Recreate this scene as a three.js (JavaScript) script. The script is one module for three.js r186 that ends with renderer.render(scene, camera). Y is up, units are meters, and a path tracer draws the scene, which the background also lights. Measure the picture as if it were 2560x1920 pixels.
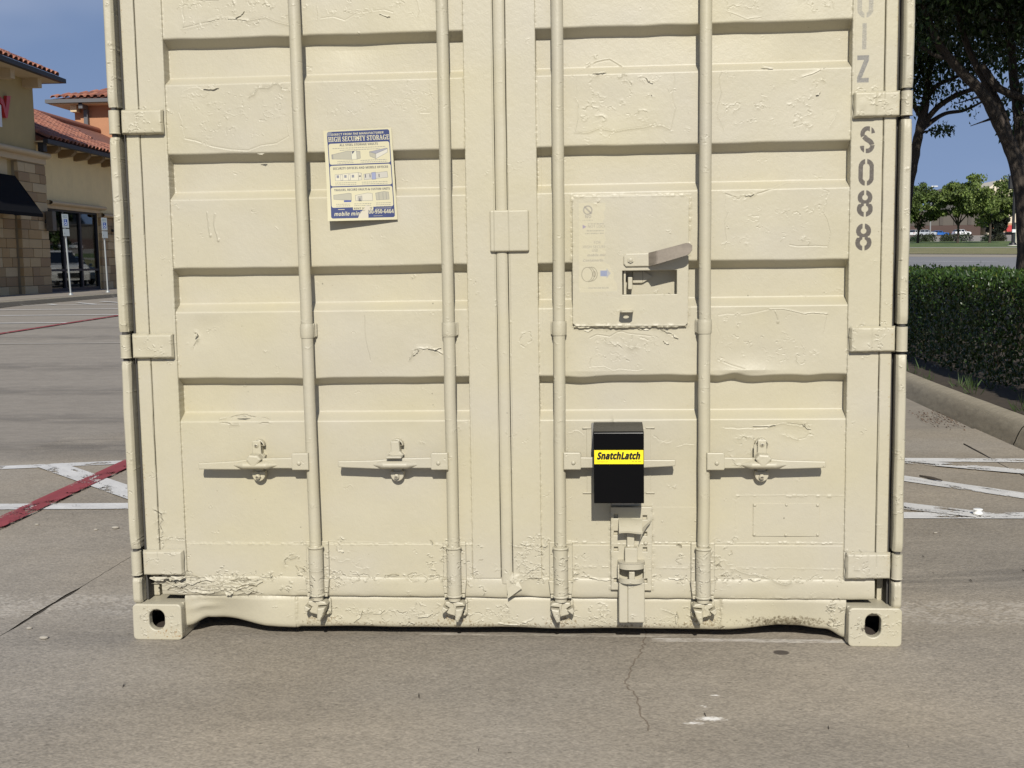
import * as THREE from 'three';
import { mergeGeometries } from 'three/addons/utils/BufferGeometryUtils.js';
import { RoundedBoxGeometry } from 'three/addons/geometries/RoundedBoxGeometry.js';

/* ---------- camera, sky, sun, exposure ---------- */
const scene = new THREE.Scene();
const camera = new THREE.PerspectiveCamera(36.92, 4 / 3, 0.05, 3000);
camera.rotation.order = 'YXZ';
camera.position.set(0.2846, 1.2035, 3.5242);
camera.rotation.set(-0.1063, 0.0738, -0.0147);
scene.add(camera);

const SUN = new THREE.Vector3(0.075, 0.68, 1).normalize();
const sun = new THREE.DirectionalLight(new THREE.Color(1, 0.955, 0.87), 4.8);
sun.position.copy(SUN).multiplyScalar(60);
sun.castShadow = true;
sun.shadow.mapSize.set(4096, 4096);
Object.assign(sun.shadow.camera, { left: -40, right: 40, top: 40, bottom: -40, near: 1, far: 200 });
scene.add(sun, sun.target);

/* seeded random and value noise */
function rng(seed) { let s = seed >>> 0; return () => { s = (s + 0x6D2B79F5) | 0; let t = Math.imul(s ^ (s >>> 15), 1 | s); t = (t + Math.imul(t ^ (t >>> 7), 61 | t)) ^ t; return ((t ^ (t >>> 14)) >>> 0) / 4294967296; }; }
function hash2(x, y, s) { let h = Math.imul(x, 374761393) + Math.imul(y, 668265263) + Math.imul(s, 974711); h = Math.imul(h ^ (h >>> 13), 1274126177); return ((h ^ (h >>> 16)) >>> 0) / 4294967296; }
function vn(x, y, s = 0, per = 0) {
  let xi = Math.floor(x), yi = Math.floor(y); const fx = x - xi, fy = y - yi;
  const u = fx * fx * (3 - 2 * fx), v = fy * fy * (3 - 2 * fy);
  let x1 = xi + 1, y1 = yi + 1;
  if (per) { xi = ((xi % per) + per) % per; x1 = ((x1 % per) + per) % per; yi = ((yi % per) + per) % per; y1 = ((y1 % per) + per) % per; }
  const a = hash2(xi, yi, s), b = hash2(x1, yi, s), c = hash2(xi, y1, s), d = hash2(x1, y1, s);
  return a + (b - a) * u + (c - a) * v + (a - b - c + d) * u * v;
}
const fbm = (x, y, s, o = 4) => { let v = 0, a = 0.5, t = 0; for (let i = 0; i < o; i++) { v += a * vn(x, y, s + i * 17); t += a; x *= 2.03; y *= 2.03; a *= 0.5; } return v / t; };
const sst = (a, b, x) => { const t = Math.min(1, Math.max(0, (x - a) / (b - a))); return t * t * (3 - 2 * t); };
const clamp = (x, a, b) => Math.min(b, Math.max(a, x));

/* sky: clear hazy blue air with faint cloud veils */
{
  const W = 1024, H = 512, a = new Float32Array(W * H * 4);
  for (let j = 0; j < H; j++) for (let i = 0; i < W; i++) {
    const el = (j + 0.5) / H * Math.PI - Math.PI / 2, az = (i + 0.5) / W * 2 * Math.PI;
    const dx = -Math.cos(el) * Math.cos(az), dy = Math.sin(el), dz = -Math.cos(el) * Math.sin(az) ;
    const up = Math.max(0, dy), k = Math.pow(1 - up, 2.3);
    let r = 0.065 + 0.185 * k, g = 0.125 + 0.225 * k, b = 0.28 + 0.275 * k;
    const c = Math.max(0, dx * SUN.x + dy * SUN.y + dz * SUN.z);
    const halo = 0.7 * Math.pow(c, 24) + 0.12 * Math.pow(c, 4);
    r += halo * 0.75; g += halo * 0.74; b += halo * 0.7;
    const w = sst(0.52, 0.8, fbm(dx / (up + 0.25) * 1.4 + 5, dz / (up + 0.25) * 2.6, 91, 5)) * sst(0.0, 0.1, dy) * 0.5;
    r += w * 0.22; g += w * 0.2; b += w * 0.16;
    if (dy < 0) { const t = sst(0, -0.25, dy); r += (0.2 - r) * t; g += (0.19 - g) * t; b += (0.17 - b) * t; }
    const o = (j * W + i) * 4; a[o] = r; a[o + 1] = g; a[o + 2] = b; a[o + 3] = 1;
  }
  const t = new THREE.DataTexture(a, W, H, THREE.RGBAFormat, THREE.FloatType);
  t.mapping = THREE.EquirectangularReflectionMapping; t.magFilter = t.minFilter = THREE.LinearFilter; t.needsUpdate = true;
  scene.background = t; scene.environment = t; scene.environmentIntensity = 1;
}
const renderer = new THREE.WebGLRenderer({ antialias: true });
renderer.toneMapping = THREE.LinearToneMapping;
renderer.toneMappingExposure = 1.0;
renderer.shadowMap.enabled = true;
renderer.setSize(1024, 768);

/* ---------- helpers ---------- */
const taken = {};
function numbered(n) { if (!(n in taken)) { taken[n] = 0; return n; } taken[n]++; return `${n}_${String(taken[n]).padStart(3, '0')}`; }
function flat(g) { const o = g.index ? g.toNonIndexed() : g; for (const k of Object.keys(o.attributes)) if (!['position', 'normal', 'uv'].includes(k)) o.deleteAttribute(k); if (!o.attributes.uv) o.setAttribute('uv', new THREE.Float32BufferAttribute(new Float32Array(o.attributes.position.count * 2), 2)); return o; }
function join(list) { if (!Array.isArray(list)) return list; return list.length === 1 ? list[0] : mergeGeometries(list.map(flat)); }
function mesh(name, geo, mat, parent = scene) { const m = new THREE.Mesh(join(geo), mat); m.name = parent === scene ? numbered(name) : name; m.castShadow = m.receiveShadow = true; parent.add(m); return m; }
function group(name, parent = scene) { const g = new THREE.Group(); g.name = parent === scene ? numbered(name) : name; parent.add(g); return g; }
function tag(o, label, category, grp) { o.userData.label = label; o.userData.category = category; if (grp) o.userData.group = grp; return o; }
function struct(o, label, category) { o.userData.kind = 'structure'; o.userData.label = label; o.userData.category = category; return o; }
function box(x0, x1, y0, y1, z0, z1, r = 0) { const w = x1 - x0, h = y1 - y0, d = z1 - z0, g = r ? new RoundedBoxGeometry(w, h, d, 2, Math.min(r, w / 2.05, h / 2.05, d / 2.05)) : new THREE.BoxGeometry(w, h, d); return g.translate((x0 + x1) / 2, (y0 + y1) / 2, (z0 + z1) / 2); }
function extrude(pts, z0, z1, bev = 0, holes = []) {
  const s = new THREE.Shape(pts.map(p => new THREE.Vector2(p[0], p[1])));
  for (const h of holes) s.holes.push(new THREE.Path(h.map(p => new THREE.Vector2(p[0], p[1]))));
  const g = new THREE.ExtrudeGeometry(s, { depth: z1 - z0 - bev * 2, bevelEnabled: bev > 0, bevelThickness: bev, bevelSize: bev, bevelOffset: -bev, bevelSegments: 2, curveSegments: 8 });
  return g.translate(0, 0, z0 + bev);
}
const oval = (cx, cy, w, h, n = 28) => { const r = w / 2, s = h / 2 - r, o = []; for (let i = 0; i < n; i++) { const a = i / n * 2 * Math.PI; o.push([cx + r * Math.cos(a), cy + r * Math.sin(a) + (Math.sin(a) >= 0 ? s : -s)]); } return o; };
const disc = (cx, cy, r, n = 20) => oval(cx, cy, 2 * r, 2 * r + 1e-5, n);
function grid(nu, nv, fn, uvfn) {
  const p = new Float32Array((nu + 1) * (nv + 1) * 3), uv = new Float32Array((nu + 1) * (nv + 1) * 2), idx = [];
  for (let j = 0; j <= nv; j++) for (let i = 0; i <= nu; i++) { const q = fn(i / nu, j / nv, i, j), k = j * (nu + 1) + i; p.set(q, k * 3); const w = uvfn ? uvfn(q) : [q[0], q[2]]; uv.set(w, k * 2); }
  for (let j = 0; j < nv; j++) for (let i = 0; i < nu; i++) { const a = j * (nu + 1) + i, b = a + 1, c = a + nu + 1, d = c + 1; idx.push(a, b, d, a, d, c); }
  const g = new THREE.BufferGeometry(); g.setAttribute('position', new THREE.BufferAttribute(p, 3)); g.setAttribute('uv', new THREE.BufferAttribute(uv, 2)); g.setIndex(idx); g.computeVertexNormals(); return g;
}
/* tapered tube through points [x, y, z, r] */
function limb(pts, seg = 8, wob = 0, per = 5) {
  const cr = new THREE.CatmullRomCurve3(pts.map(p => new THREE.Vector3(p[0], p[1], p[2]))), n = (pts.length - 1) * per;
  const rad = t => { const f = t * (pts.length - 1), i = Math.min(pts.length - 2, Math.floor(f)), k = f - i; return pts[i][3] + (pts[i + 1][3] - pts[i][3]) * k; };
  const pos = [], idx = [], uv = [];
  for (let i = 0; i <= n; i++) {
    const t = i / n, c = cr.getPoint(t), d = cr.getTangent(t), a = new THREE.Vector3(Math.abs(d.y) > 0.9 ? 1 : 0, Math.abs(d.y) > 0.9 ? 0 : 1, 0).cross(d).normalize(), b = d.clone().cross(a);
    for (let k = 0; k <= seg; k++) { const th = (k % seg) / seg * 2 * Math.PI, r = rad(t) * (1 + wob * (vn(Math.cos(th) * 2 + 9, Math.sin(th) * 2 + i * 0.7, 5) - 0.5)); pos.push(c.x + r * (a.x * Math.cos(th) + b.x * Math.sin(th)), c.y + r * (a.y * Math.cos(th) + b.y * Math.sin(th)), c.z + r * (a.z * Math.cos(th) + b.z * Math.sin(th))); uv.push(k / seg, t * n * 0.2); }
  }
  for (let i = 0; i < n; i++) for (let k = 0; k < seg; k++) { const a = i * (seg + 1) + k, b = a + 1, c = a + seg + 1, d = c + 1; idx.push(a, d, b, a, c, d); }
  const g = new THREE.BufferGeometry(); g.setAttribute('position', new THREE.Float32BufferAttribute(pos, 3)); g.setAttribute('uv', new THREE.Float32BufferAttribute(uv, 2)); g.setIndex(idx); g.computeVertexNormals(); return g;
}
const cyl = (x, z, y0, y1, r, n = 24, r2 = r) => new THREE.CylinderGeometry(r2, r, y1 - y0, n).translate(x, (y0 + y1) / 2, z);
const cylZ = (x, y, z0, z1, r, n = 18, r2 = r) => new THREE.CylinderGeometry(r2, r, z1 - z0, n).rotateX(Math.PI / 2).translate(x, y, (z0 + z1) / 2);
const dome = (x, y, z, r, h) => new THREE.SphereGeometry(1, 14, 7, 0, 2 * Math.PI, 0, Math.PI / 2).rotateX(Math.PI / 2).scale(r, r, h).translate(x, y, z);
const lin2s = v => { v = clamp(v, 0, 1); return 255 * (v <= 0.0031308 ? v * 12.92 : 1.055 * Math.pow(v, 1 / 2.4) - 0.055); };
const std = (c, roughness = 0.8, extra = {}) => new THREE.MeshStandardMaterial({ color: Array.isArray(c) ? new THREE.Color().setRGB(...c) : c, roughness, ...extra });
function canvasTex(cv, srgb = true) { const t = new THREE.CanvasTexture(cv); if (srgb) t.colorSpace = THREE.SRGBColorSpace; t.wrapS = t.wrapT = THREE.RepeatWrapping; t.magFilter = THREE.LinearFilter; t.anisotropy = 8; return t; }
/* speckled tile for plain surfaces: uv in metres, size metres per tile */
function tileTex(px, fn, size, seed) {
  const cv = document.createElement('canvas'); cv.width = cv.height = px; const cx = cv.getContext('2d'), im = cx.createImageData(px, px);
  for (let j = 0; j < px; j++) for (let i = 0; i < px; i++) { const c = fn(i / px, j / px, i, j, seed), o = (j * px + i) * 4; im.data[o] = lin2s(c[0]); im.data[o + 1] = lin2s(c[1]); im.data[o + 2] = lin2s(c[2]); im.data[o + 3] = 255; }
  cx.putImageData(im, 0, 0); const t = canvasTex(cv); t.repeat.set(1 / size, 1 / size); return t;
}
function heightTex(px, fn, size) {
  const a = new Float32Array(px * px * 4);
  for (let j = 0; j < px; j++) for (let i = 0; i < px; i++) { const v = fn(i / px, j / px, i, j), o = (j * px + i) * 4; a[o] = a[o + 1] = a[o + 2] = v; a[o + 3] = 1; }
  const t = new THREE.DataTexture(a, px, px, THREE.RGBAFormat, THREE.FloatType); t.wrapS = t.wrapT = THREE.RepeatWrapping; t.magFilter = THREE.LinearFilter; t.needsUpdate = true; t.repeat.set(1 / size, 1 / size); return t;
}
function boxUV(g) { // uv in metres from the dominant face direction
  g = g.index ? g.toNonIndexed() : g; const p = g.attributes.position, n = g.attributes.normal, uv = new Float32Array(p.count * 2);
  for (let i = 0; i < p.count; i++) { const ax = Math.abs(n.getX(i)), ay = Math.abs(n.getY(i)), az = Math.abs(n.getZ(i)); if (ay >= ax && ay >= az) uv.set([p.getX(i), p.getZ(i)], i * 2); else if (ax >= az) uv.set([p.getZ(i), p.getY(i)], i * 2); else uv.set([p.getX(i), p.getY(i)], i * 2); }
  g.setAttribute('uv', new THREE.BufferAttribute(uv, 2)); return g;
}
/* the lie of the land: level round the container, then rising */
function ter(x, z) { return 0.36 * sst(5, 24, -z) + 0.02 * Math.max(0, -z - 24) * sst(0, 12, x); }

/* ---------- container paint: colour and relief of the cream door end, uv = place on the door plane ---------- */
const PW = 2048, PH = 1720, PX = 2.5, PY = 2.1, PPM = PW / PX;
const cx_ = x => (x + PX / 2) * PPM, cy_ = y => (PY - y) * PPM;
const relief = new Float32Array(PW * PH);   // metres, row 0 = top
const prand = rng(4711);
function stroke(pts, w, amp, kind) {        // pts in metres; w in metres
  for (let s = 0; s + 1 < pts.length; s++) {
    const ax = cx_(pts[s][0]), ay = cy_(pts[s][1]), bx = cx_(pts[s + 1][0]), by = cy_(pts[s + 1][1]), W = Math.max(0.8, w * PPM), R = W * 3;
    const dx = bx - ax, dy = by - ay, L2 = dx * dx + dy * dy || 1e-9, L = Math.sqrt(L2);
    for (let j = Math.max(0, Math.floor(Math.min(ay, by) - R)); j <= Math.min(PH - 1, Math.max(ay, by) + R); j++)
      for (let i = Math.max(0, Math.floor(Math.min(ax, bx) - R)); i <= Math.min(PW - 1, Math.max(ax, bx) + R); i++) {
        const t = clamp(((i - ax) * dx + (j - ay) * dy) / L2, 0, 1), ex = i - ax - t * dx, ey = j - ay - t * dy, d = Math.sqrt(ex * ex + ey * ey);
        if (d > R) continue;
        const side = (dx * (j - ay) - dy * (i - ax)) / L, k = j * PW + i;
        if (kind === 'ridge') relief[k] = Math.max(relief[k], amp * Math.exp(-(d * d) / (W * W)));
        else if (kind === 'groove') relief[k] = Math.min(relief[k], -amp * Math.exp(-(d * d) / (W * W)));
        else { const v = side > 0 ? amp * Math.exp(-d / W) : -amp * 0.25 * Math.exp(-(d * d) / (W * W)); if (v > 0 ? v > relief[k] : relief[k] <= 0 && v < relief[k]) relief[k] = v; }
      }
  }
}
function jag(a, b, amp, n = 5) {
  let p = [a, b];
  for (let k = 0; k < n; k++) { const q = [p[0]]; for (let i = 0; i + 1 < p.length; i++) { const L = Math.hypot(p[i + 1][0] - p[i][0], p[i + 1][1] - p[i][1]); q.push([(p[i][0] + p[i + 1][0]) / 2 + (prand() - 0.5) * amp * L, (p[i][1] + p[i + 1][1]) / 2 + (prand() - 0.5) * amp * L], p[i + 1]); } p = q; }
  return p;
}
const way = (pts, amp, n) => { let o = []; for (let i = 0; i + 1 < pts.length; i++) o = o.concat(jag(pts[i], pts[i + 1], amp, n).slice(i ? 1 : 0)); return o; };
function flake(pts, amp = 0.0012, w = 0.0045, j = 0.5, gap = 0.3) { // a lifted paint edge: broken into runs of differing height
  const p = way(pts, j, 3); let i = 0;
  while (i + 1 < p.length) { const n = 2 + Math.floor(prand() * 6), run = p.slice(i, i + n + 1); if (prand() > gap) { const a = amp * (0.5 + prand() * 1.5); stroke(prand() < 0.2 ? run.reverse() : run, w * (0.6 + prand() * 0.7), a, 'lip'); if (prand() < 0.4) stroke(run, 0.0011, a * 0.8, 'groove'); } i += n; }
}
const crack = (pts, amp = 0.001, j = 0.4) => stroke(way(pts, j, 3), 0.0012, amp, 'groove');
function weld(a, b, amp = 0.0018, w = 0.004) { const L = Math.hypot(b[0] - a[0], b[1] - a[1]), n = Math.max(2, Math.round(L / 0.009)); for (let i = 0; i < n; i++) { const t = prand(), q = vn(t * L * 12, L * 9, 5); if (prand() > 0.25 + q) continue; const x = a[0] + (b[0] - a[0]) * t + (prand() - 0.5) * 0.003, y = a[1] + (b[1] - a[1]) * t + (prand() - 0.5) * 0.003; stroke([[x, y], [x + (b[0] - a[0]) / L * 0.006, y + (b[1] - a[1]) / L * 0.006]], w * (0.6 + prand() * 0.7), amp * (0.2 + prand() * 0.8), 'ridge'); } stroke(jag(a, b, 0.02, 6), w * 0.5, amp * 0.3, 'ridge'); }
/* ghost of a removed decal: ragged outline with crumbs of old paint inside */
function ghost(x0, y0, x1, y1, strength = 1, crumbs = 26) {
  const A = 0.0011 * strength;
  flake([[x1, y1], [x0, y1]], A, 0.003, 0.3); flake([[x0, y0], [x1, y0]], A * 1.2, 0.003, 0.22); flake([[x0, y1], [x0, y0]], A * 0.6, 0.003, 0.3); flake([[x1, y0], [x1, y1]], A * 0.6, 0.003, 0.3);
  for (let i = 0; i < crumbs; i++) chip(x0 + prand() * (x1 - x0), y0 + prand() * (y1 - y0), 0.004 + prand() * 0.018, A * (0.3 + prand() * 0.8));
}
function chip(x, y, s, A) { const a = prand() * 6.3, n = 3 + Math.floor(prand() * 3), p = []; for (let k = 0; k <= n; k++) { const t = a + k * (0.5 + prand() * 0.6); p.push([x + s * Math.cos(t) * (0.6 + prand() * 0.7), y + s * Math.sin(t) * (0.35 + prand() * 0.5)]); } flake(p, A, 0.0013 + prand() * 0.0012, 0.5, 0.15); }

// welded seams between panels and frames
for (const x of [-1.045, -0.113, 0.107, 1.047]) weld([x, 0.2], [x, 2.1], 0.0014, 0.0028);
for (const x of [-1.131, 1.142]) { for (let y = 0.25; y < 2.05; y += 0.16) crack([[x + (prand() - 0.5) * 0.002, y], [x + (prand() - 0.5) * 0.002, y + 0.16]], 0.0014, 0.03); weld([x, 0.9], [x, 1.3], 0.001, 0.0022); }
for (const x of [-0.022, 0.0155]) crack([[x, 0.19], [x, 2.1]], 0.0016, 0.01);
weld([-1.045, 0.312], [-0.113, 0.312], 0.0016, 0.003); weld([0.107, 0.318], [1.047, 0.318], 0.0022, 0.0035);
weld([0.107, 0.24], [1.047, 0.236], 0.0014, 0.003);
weld([-0.69, 0.035], [-0.69, 0.14], 0.002, 0.004); weld([0.672, 0.035], [0.672, 0.142], 0.0026, 0.0045); weld([0.672, 0.142], [1.04, 0.142], 0.0018, 0.004); weld([-1.05, 0.136], [-0.69, 0.141], 0.0016, 0.004);
weld([0.715, 0.468], [1.045, 0.468], 0.0018, 0.0035); weld([0.715, 0.318], [0.715, 0.468], 0.0008, 0.003);
weld([0.212, 1.0], [0.566, 0.998], 0.0035, 0.006); weld([0.21, 1.398], [0.57, 1.398], 0.0016, 0.004); weld([0.568, 1.0], [0.572, 1.398], 0.0022, 0.004); weld([0.211, 1.0], [0.212, 1.398], 0.0022, 0.004);
for (const [x0, y0, x1, y1] of [[0.325, 0.17, 0.325, 0.44], [0.456, 0.17, 0.456, 0.44]]) weld([x0, y0], [x1, y1], 0.003, 0.0045);
// decal ghosts
ghost(0.225, 1.592, 0.515, 1.768, 1.1, 30); ghost(0.672, 1.592, 0.985, 1.77, 1.0, 34); ghost(0.676, 1.235, 0.985, 1.398, 0.9, 24); ghost(0.655, 0.895, 0.985, 1.03, 1.0, 22); ghost(0.265, 0.875, 0.47, 0.965, 1.0, 14);
ghost(-0.99, 1.6, -0.66, 1.75, 0.7, 40); ghost(-0.54, 1.66, -0.22, 1.745, 0.6, 34);
ghost(-0.98, 1.935, -0.65, 2.04, 1.2, 34); ghost(-0.56, 1.95, -0.25, 2.05, 1.2, 24); ghost(0.68, 1.935, 0.99, 2.02, 0.9, 14);
// long flake edges seen one by one
flake([[-0.98, 1.748], [-0.9, 1.756], [-0.72, 1.748], [-0.66, 1.742]], 0.0016);
flake([[-0.3, 0.905], [-0.28, 0.935], [-0.235, 0.94], [-0.2, 0.92]], 0.0022, 0.004, 0.15); flake([[-0.99, 0.95], [-0.975, 0.975], [-0.985, 0.99]], 0.002, 0.004, 0.2); crack([[-0.44, 1.04], [-0.425, 0.9]], 0.0012, 0.1);
flake([[-0.92, 0.715], [-0.84, 0.727], [-0.76, 0.715]], 0.002, 0.005, 0.1); flake([[-0.76, 0.703], [-0.84, 0.698], [-0.91, 0.705]], 0.0016, 0.005, 0.1);
flake([[0.63, 0.69], [0.72, 0.68], [0.85, 0.695], [0.93, 0.69], [0.945, 0.66]], 0.002, 0.005, 0.12); flake([[0.945, 0.66], [0.9, 0.645], [0.86, 0.66]], 0.001);
flake([[0.69, 0.61], [0.73, 0.63], [0.72, 0.65], [0.77, 0.645]], 0.0016); flake([[0.7, 0.59], [0.74, 0.575], [0.76, 0.61]], 0.0014);
flake([[0.2, 0.67], [0.25, 0.655], [0.31, 0.645]], 0.001); flake([[0.44, 0.65], [0.5, 0.635], [0.58, 0.63]], 0.001);
flake([[0.31, 0.96], [0.35, 0.945], [0.41, 0.935]], 0.0016); flake([[0.42, 0.965], [0.47, 0.94]], 0.0015); flake([[0.46, 1.0], [0.5, 0.985], [0.53, 0.965]], 0.002);
flake([[0.06, 0.94], [0.085, 0.96], [0.08, 0.985], [0.055, 0.98], [0.045, 0.955], [0.06, 0.94]], 0.0012, 0.003, 0.2);
flake([[0.013, 0.312], [0.06, 0.318], [0.105, 0.314]], 0.0022); flake([[0.03, 0.21], [0.07, 0.225], [0.1, 0.24], [0.11, 0.22]], 0.0022);
for (let i = 0; i < 26; i++) chip(0.02 + prand() * 0.09, 0.2 + prand() * 0.14, 0.006 + prand() * 0.015, 0.0018);
// curling layers below the bottom hinge at the far side of the other door
for (let i = 0; i < 16; i++) { const y = 0.152 + i * 0.0036 + prand() * 0.004, x = -1.15 + prand() * 0.06; flake([[x, y + 0.003], [x + 0.07 + prand() * 0.1, y + (prand() - 0.5) * 0.012], [x + 0.16 + prand() * 0.26, y + (prand() - 0.5) * 0.012]], 0.0026, 0.004, 0.3); }
for (let i = 0; i < 40; i++) chip(-1.12 + prand() * 0.5, 0.145 + prand() * 0.075, 0.006 + prand() * 0.02, 0.0024);
flake([[-1.15, 0.36], [-1.13, 0.4], [-1.11, 0.415]], 0.002); flake([[-1.14, 0.42], [-1.135, 0.33], [-1.12, 0.3]], 0.0025); flake([[-1.12, 0.31], [-1.09, 0.33], [-1.05, 0.325]], 0.002);
// gasket seam chips, ridge top edge chips
for (let i = 0; i < 60; i++) { const x = -1.0 + prand() * 2.05; chip(x, 0.205 + (prand() - 0.5) * 0.012, 0.006 + prand() * 0.014, 0.002); }
flake([[-0.68, 0.212], [-0.5, 0.207], [-0.2, 0.208]], 0.0014); flake([[0.67, 0.218], [0.8, 0.214], [1.04, 0.214]], 0.002);
// around each locking rod foot
for (const x of [-0.612, -0.169, 0.168, 0.612]) for (let i = 0; i < 26; i++) chip(x + (prand() - 0.5) * 0.16, 0.16 + prand() * 0.17, 0.005 + prand() * 0.014, 0.002);
flake([[-0.55, 0.265], [-0.5, 0.25], [-0.45, 0.232]], 0.0014); flake([[-0.72, 0.29], [-0.722, 0.25], [-0.72, 0.225]], 0.0022);
flake([[0.64, 0.29], [0.67, 0.265], [0.7, 0.25]], 0.002);
// sill cracks
for (let i = 0; i < 110; i++) { const x = -0.68 + prand() * 1.35; chip(x, 0.035 + prand() * 0.075, 0.006 + prand() * 0.018, 0.0016); }
flake([[-0.52, 0.055], [-0.5, 0.075], [-0.47, 0.085], [-0.44, 0.09]], 0.003); flake([[-0.3, 0.075], [-0.26, 0.075], [-0.22, 0.09]], 0.002); flake([[-0.11, 0.06], [-0.02, 0.052], [0.06, 0.05]], 0.0022); flake([[0.49, 0.1], [0.53, 0.085], [0.53, 0.055]], 0.003, 0.004, 0.15); flake([[0.28, 0.1], [0.3, 0.085], [0.31, 0.07]], 0.003);
for (let i = 0; i < 14; i++) chip(1.0 + prand() * 0.05, 0.05 + prand() * 0.09, 0.012, 0.003);
for (let i = 0; i < 20; i++) { const L = prand() < 0.5; chip((L ? -1.2 : 1.07) + prand() * 0.13, 0.01 + prand() * 0.11, 0.006 + prand() * 0.012, 0.0018); }
// hinge leaves and scattered chips everywhere, denser low down
for (const y of [1.65, 0.95, 0.25]) for (const x of [-1.1, 1.1]) for (let i = 0; i < 12; i++) chip(x + (prand() - 0.5) * 0.13, y + (prand() - 0.5) * 0.1, 0.005 + prand() * 0.012, 0.0014);
for (let i = 0; i < 300; i++) { const y = Math.pow(prand(), 1.3) * 2.05; chip(-1.2 + prand() * 2.4, y, 0.003 + prand() * 0.012, 0.0003 + prand() * prand() * 0.0012); }
for (let i = 0; i < 90; i++) chip((prand() < 0.5 ? -1.21 : 1.19) + prand() * 0.025, prand() * 2.05, 0.004 + prand() * 0.008, 0.0016);
for (const rx of [-0.614, -0.169, 0.171, 0.613]) for (let i = 0; i < 26; i++) chip(rx + (prand() - 0.5) * 0.032, 0.15 + prand() * 1.9, 0.004 + prand() * 0.009, 0.0008);
// drips
for (const [x, y, l] of [[-0.93, 1.37, 0.07], [-0.905, 1.365, 0.08], [0.83, 1.04, 0.03]]) { stroke(jag([x, y], [x + 0.008, y - l], 0.15, 3), 0.002, 0.0018, 'ridge'); stroke([[x + 0.008, y - l], [x + 0.008, y - l - 0.003]], 0.0034, 0.0026, 'ridge'); }
{
  let lo = 1, hi = -1; const a = new Float32Array(PW * PH * 4);
  for (let j = 0; j < PH; j++) for (let i = 0; i < PW; i++) {
    const k = j * PW + i;
    relief[k] += 0.00018 * vn(i / 2.6, j / 2.6, 3) + 0.00022 * vn(i / 9, j / 9, 4) + 0.0004 * vn(i / 34, j / 34, 8) + 0.002 * vn(i / 190, j / 190, 6);
    if (relief[k] < lo) lo = relief[k]; if (relief[k] > hi) hi = relief[k];
  }
  for (let j = 0; j < PH; j++) for (let i = 0; i < PW; i++) { const v = (relief[(PH - 1 - j) * PW + i] - lo) / (hi - lo), o = (j * PW + i) * 4; a[o] = a[o + 1] = a[o + 2] = v; a[o + 3] = 1; }
  var reliefTex = new THREE.DataTexture(a, PW, PH, THREE.RGBAFormat, THREE.FloatType), reliefScale = hi - lo;
  reliefTex.wrapS = reliefTex.wrapT = THREE.RepeatWrapping; reliefTex.magFilter = reliefTex.minFilter = THREE.LinearFilter; reliefTex.needsUpdate = true;
}
/* colour */
const CREAM = [0.438, 0.402, 0.298];
const pcv = document.createElement('canvas'); pcv.width = PW; pcv.height = PH; const pc = pcv.getContext('2d');
{
  const im = pc.createImageData(PW, PH);
  for (let j = 0; j < PH; j++) for (let i = 0; i < PW; i++) {
    const m = fbm(i / 260, j / 200, 31, 4) - 0.5, f = fbm(i / 26, j / 26, 57, 3) - 0.5, s = vn(i / 1.7, j / 1.7, 77) - 0.5, o = (j * PW + i) * 4;
    const warm = fbm(i / 190 + 40, j / 140, 12, 3) - 0.5, b = 1 + m * 0.07 + f * 0.035 + s * 0.03;
    im.data[o] = lin2s(CREAM[0] * b * (1 + warm * 0.02)); im.data[o + 1] = lin2s(CREAM[1] * b); im.data[o + 2] = lin2s(CREAM[2] * b * (1 - warm * 0.16)); im.data[o + 3] = 255;
  }
  pc.putImageData(im, 0, 0);
}
const dirt = rng(99);
function specks(n, fx, fy, col, s0, s1, al) { for (let i = 0; i < n; i++) { const x = cx_(fx()), y = cy_(fy()), r = (s0 + dirt() * dirt() * (s1 - s0)) * PPM; pc.fillStyle = `rgba(${col},${al * (0.3 + 0.7 * dirt())})`; pc.beginPath(); pc.ellipse(x, y, r * (0.6 + dirt()), r * (0.5 + dirt() * 0.6), dirt() * 3, 0, 7); pc.fill(); } }
const gau = () => (dirt() + dirt() + dirt() - 1.5) / 1.5;
specks(900, () => 0.87 + gau() * 0.2, () => 0.062 + gau() * 0.022, '70,60,42', 0.0008, 0.005, 0.4);
specks(700, () => -0.68 + dirt() * 1.36, () => 0.04 + Math.abs(gau()) * 0.022, '84,68,46', 0.0008, 0.004, 0.4);
for (const x of [-0.612, -0.169, 0.168, 0.612]) specks(160, () => x + gau() * 0.07, () => 0.062 + gau() * 0.018, '96,74,42', 0.0008, 0.004, 0.4);
specks(130, () => 1.11 + gau() * 0.04, () => 0.06 + gau() * 0.03, '40,34,28', 0.0006, 0.004, 0.6);
specks(60, () => -1.1 + gau() * 0.08, () => 0.02 + gau() * 0.03, '120,80,40', 0.0006, 0.004, 0.5);
specks(90, () => -1.0 + gau() * 0.18, () => 0.165 + gau() * 0.02, '60,52,44', 0.0006, 0.003, 0.5);
specks(120, () => 0.25 + gau() * 0.2, () => 0.3 + gau() * 0.2, '110,96,70', 0.0005, 0.002, 0.4);
for (const x of [-1.17, 1.176]) specks(420, () => x + gau() * 0.007, () => dirt() * 2.05, '128,98,56', 0.0006, 0.003, 0.3);
for (const y of [1.769, 1.416, 1.064, 0.715]) specks(300, () => (dirt() < 0.5 ? -1.04 : 0.11) + dirt() * 0.93, () => y + 0.03 + Math.abs(gau()) * 0.012, '140,118,78', 0.0005, 0.0022, 0.22);
specks(260, () => -1.04 + gau() * 0.012, () => dirt() * 2.0, '134,112,72', 0.0005, 0.0025, 0.25);
specks(420, () => -1.2 + dirt() * 2.4, () => dirt() * 2.05, '96,84,62', 0.0004, 0.0018, 0.5);
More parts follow.
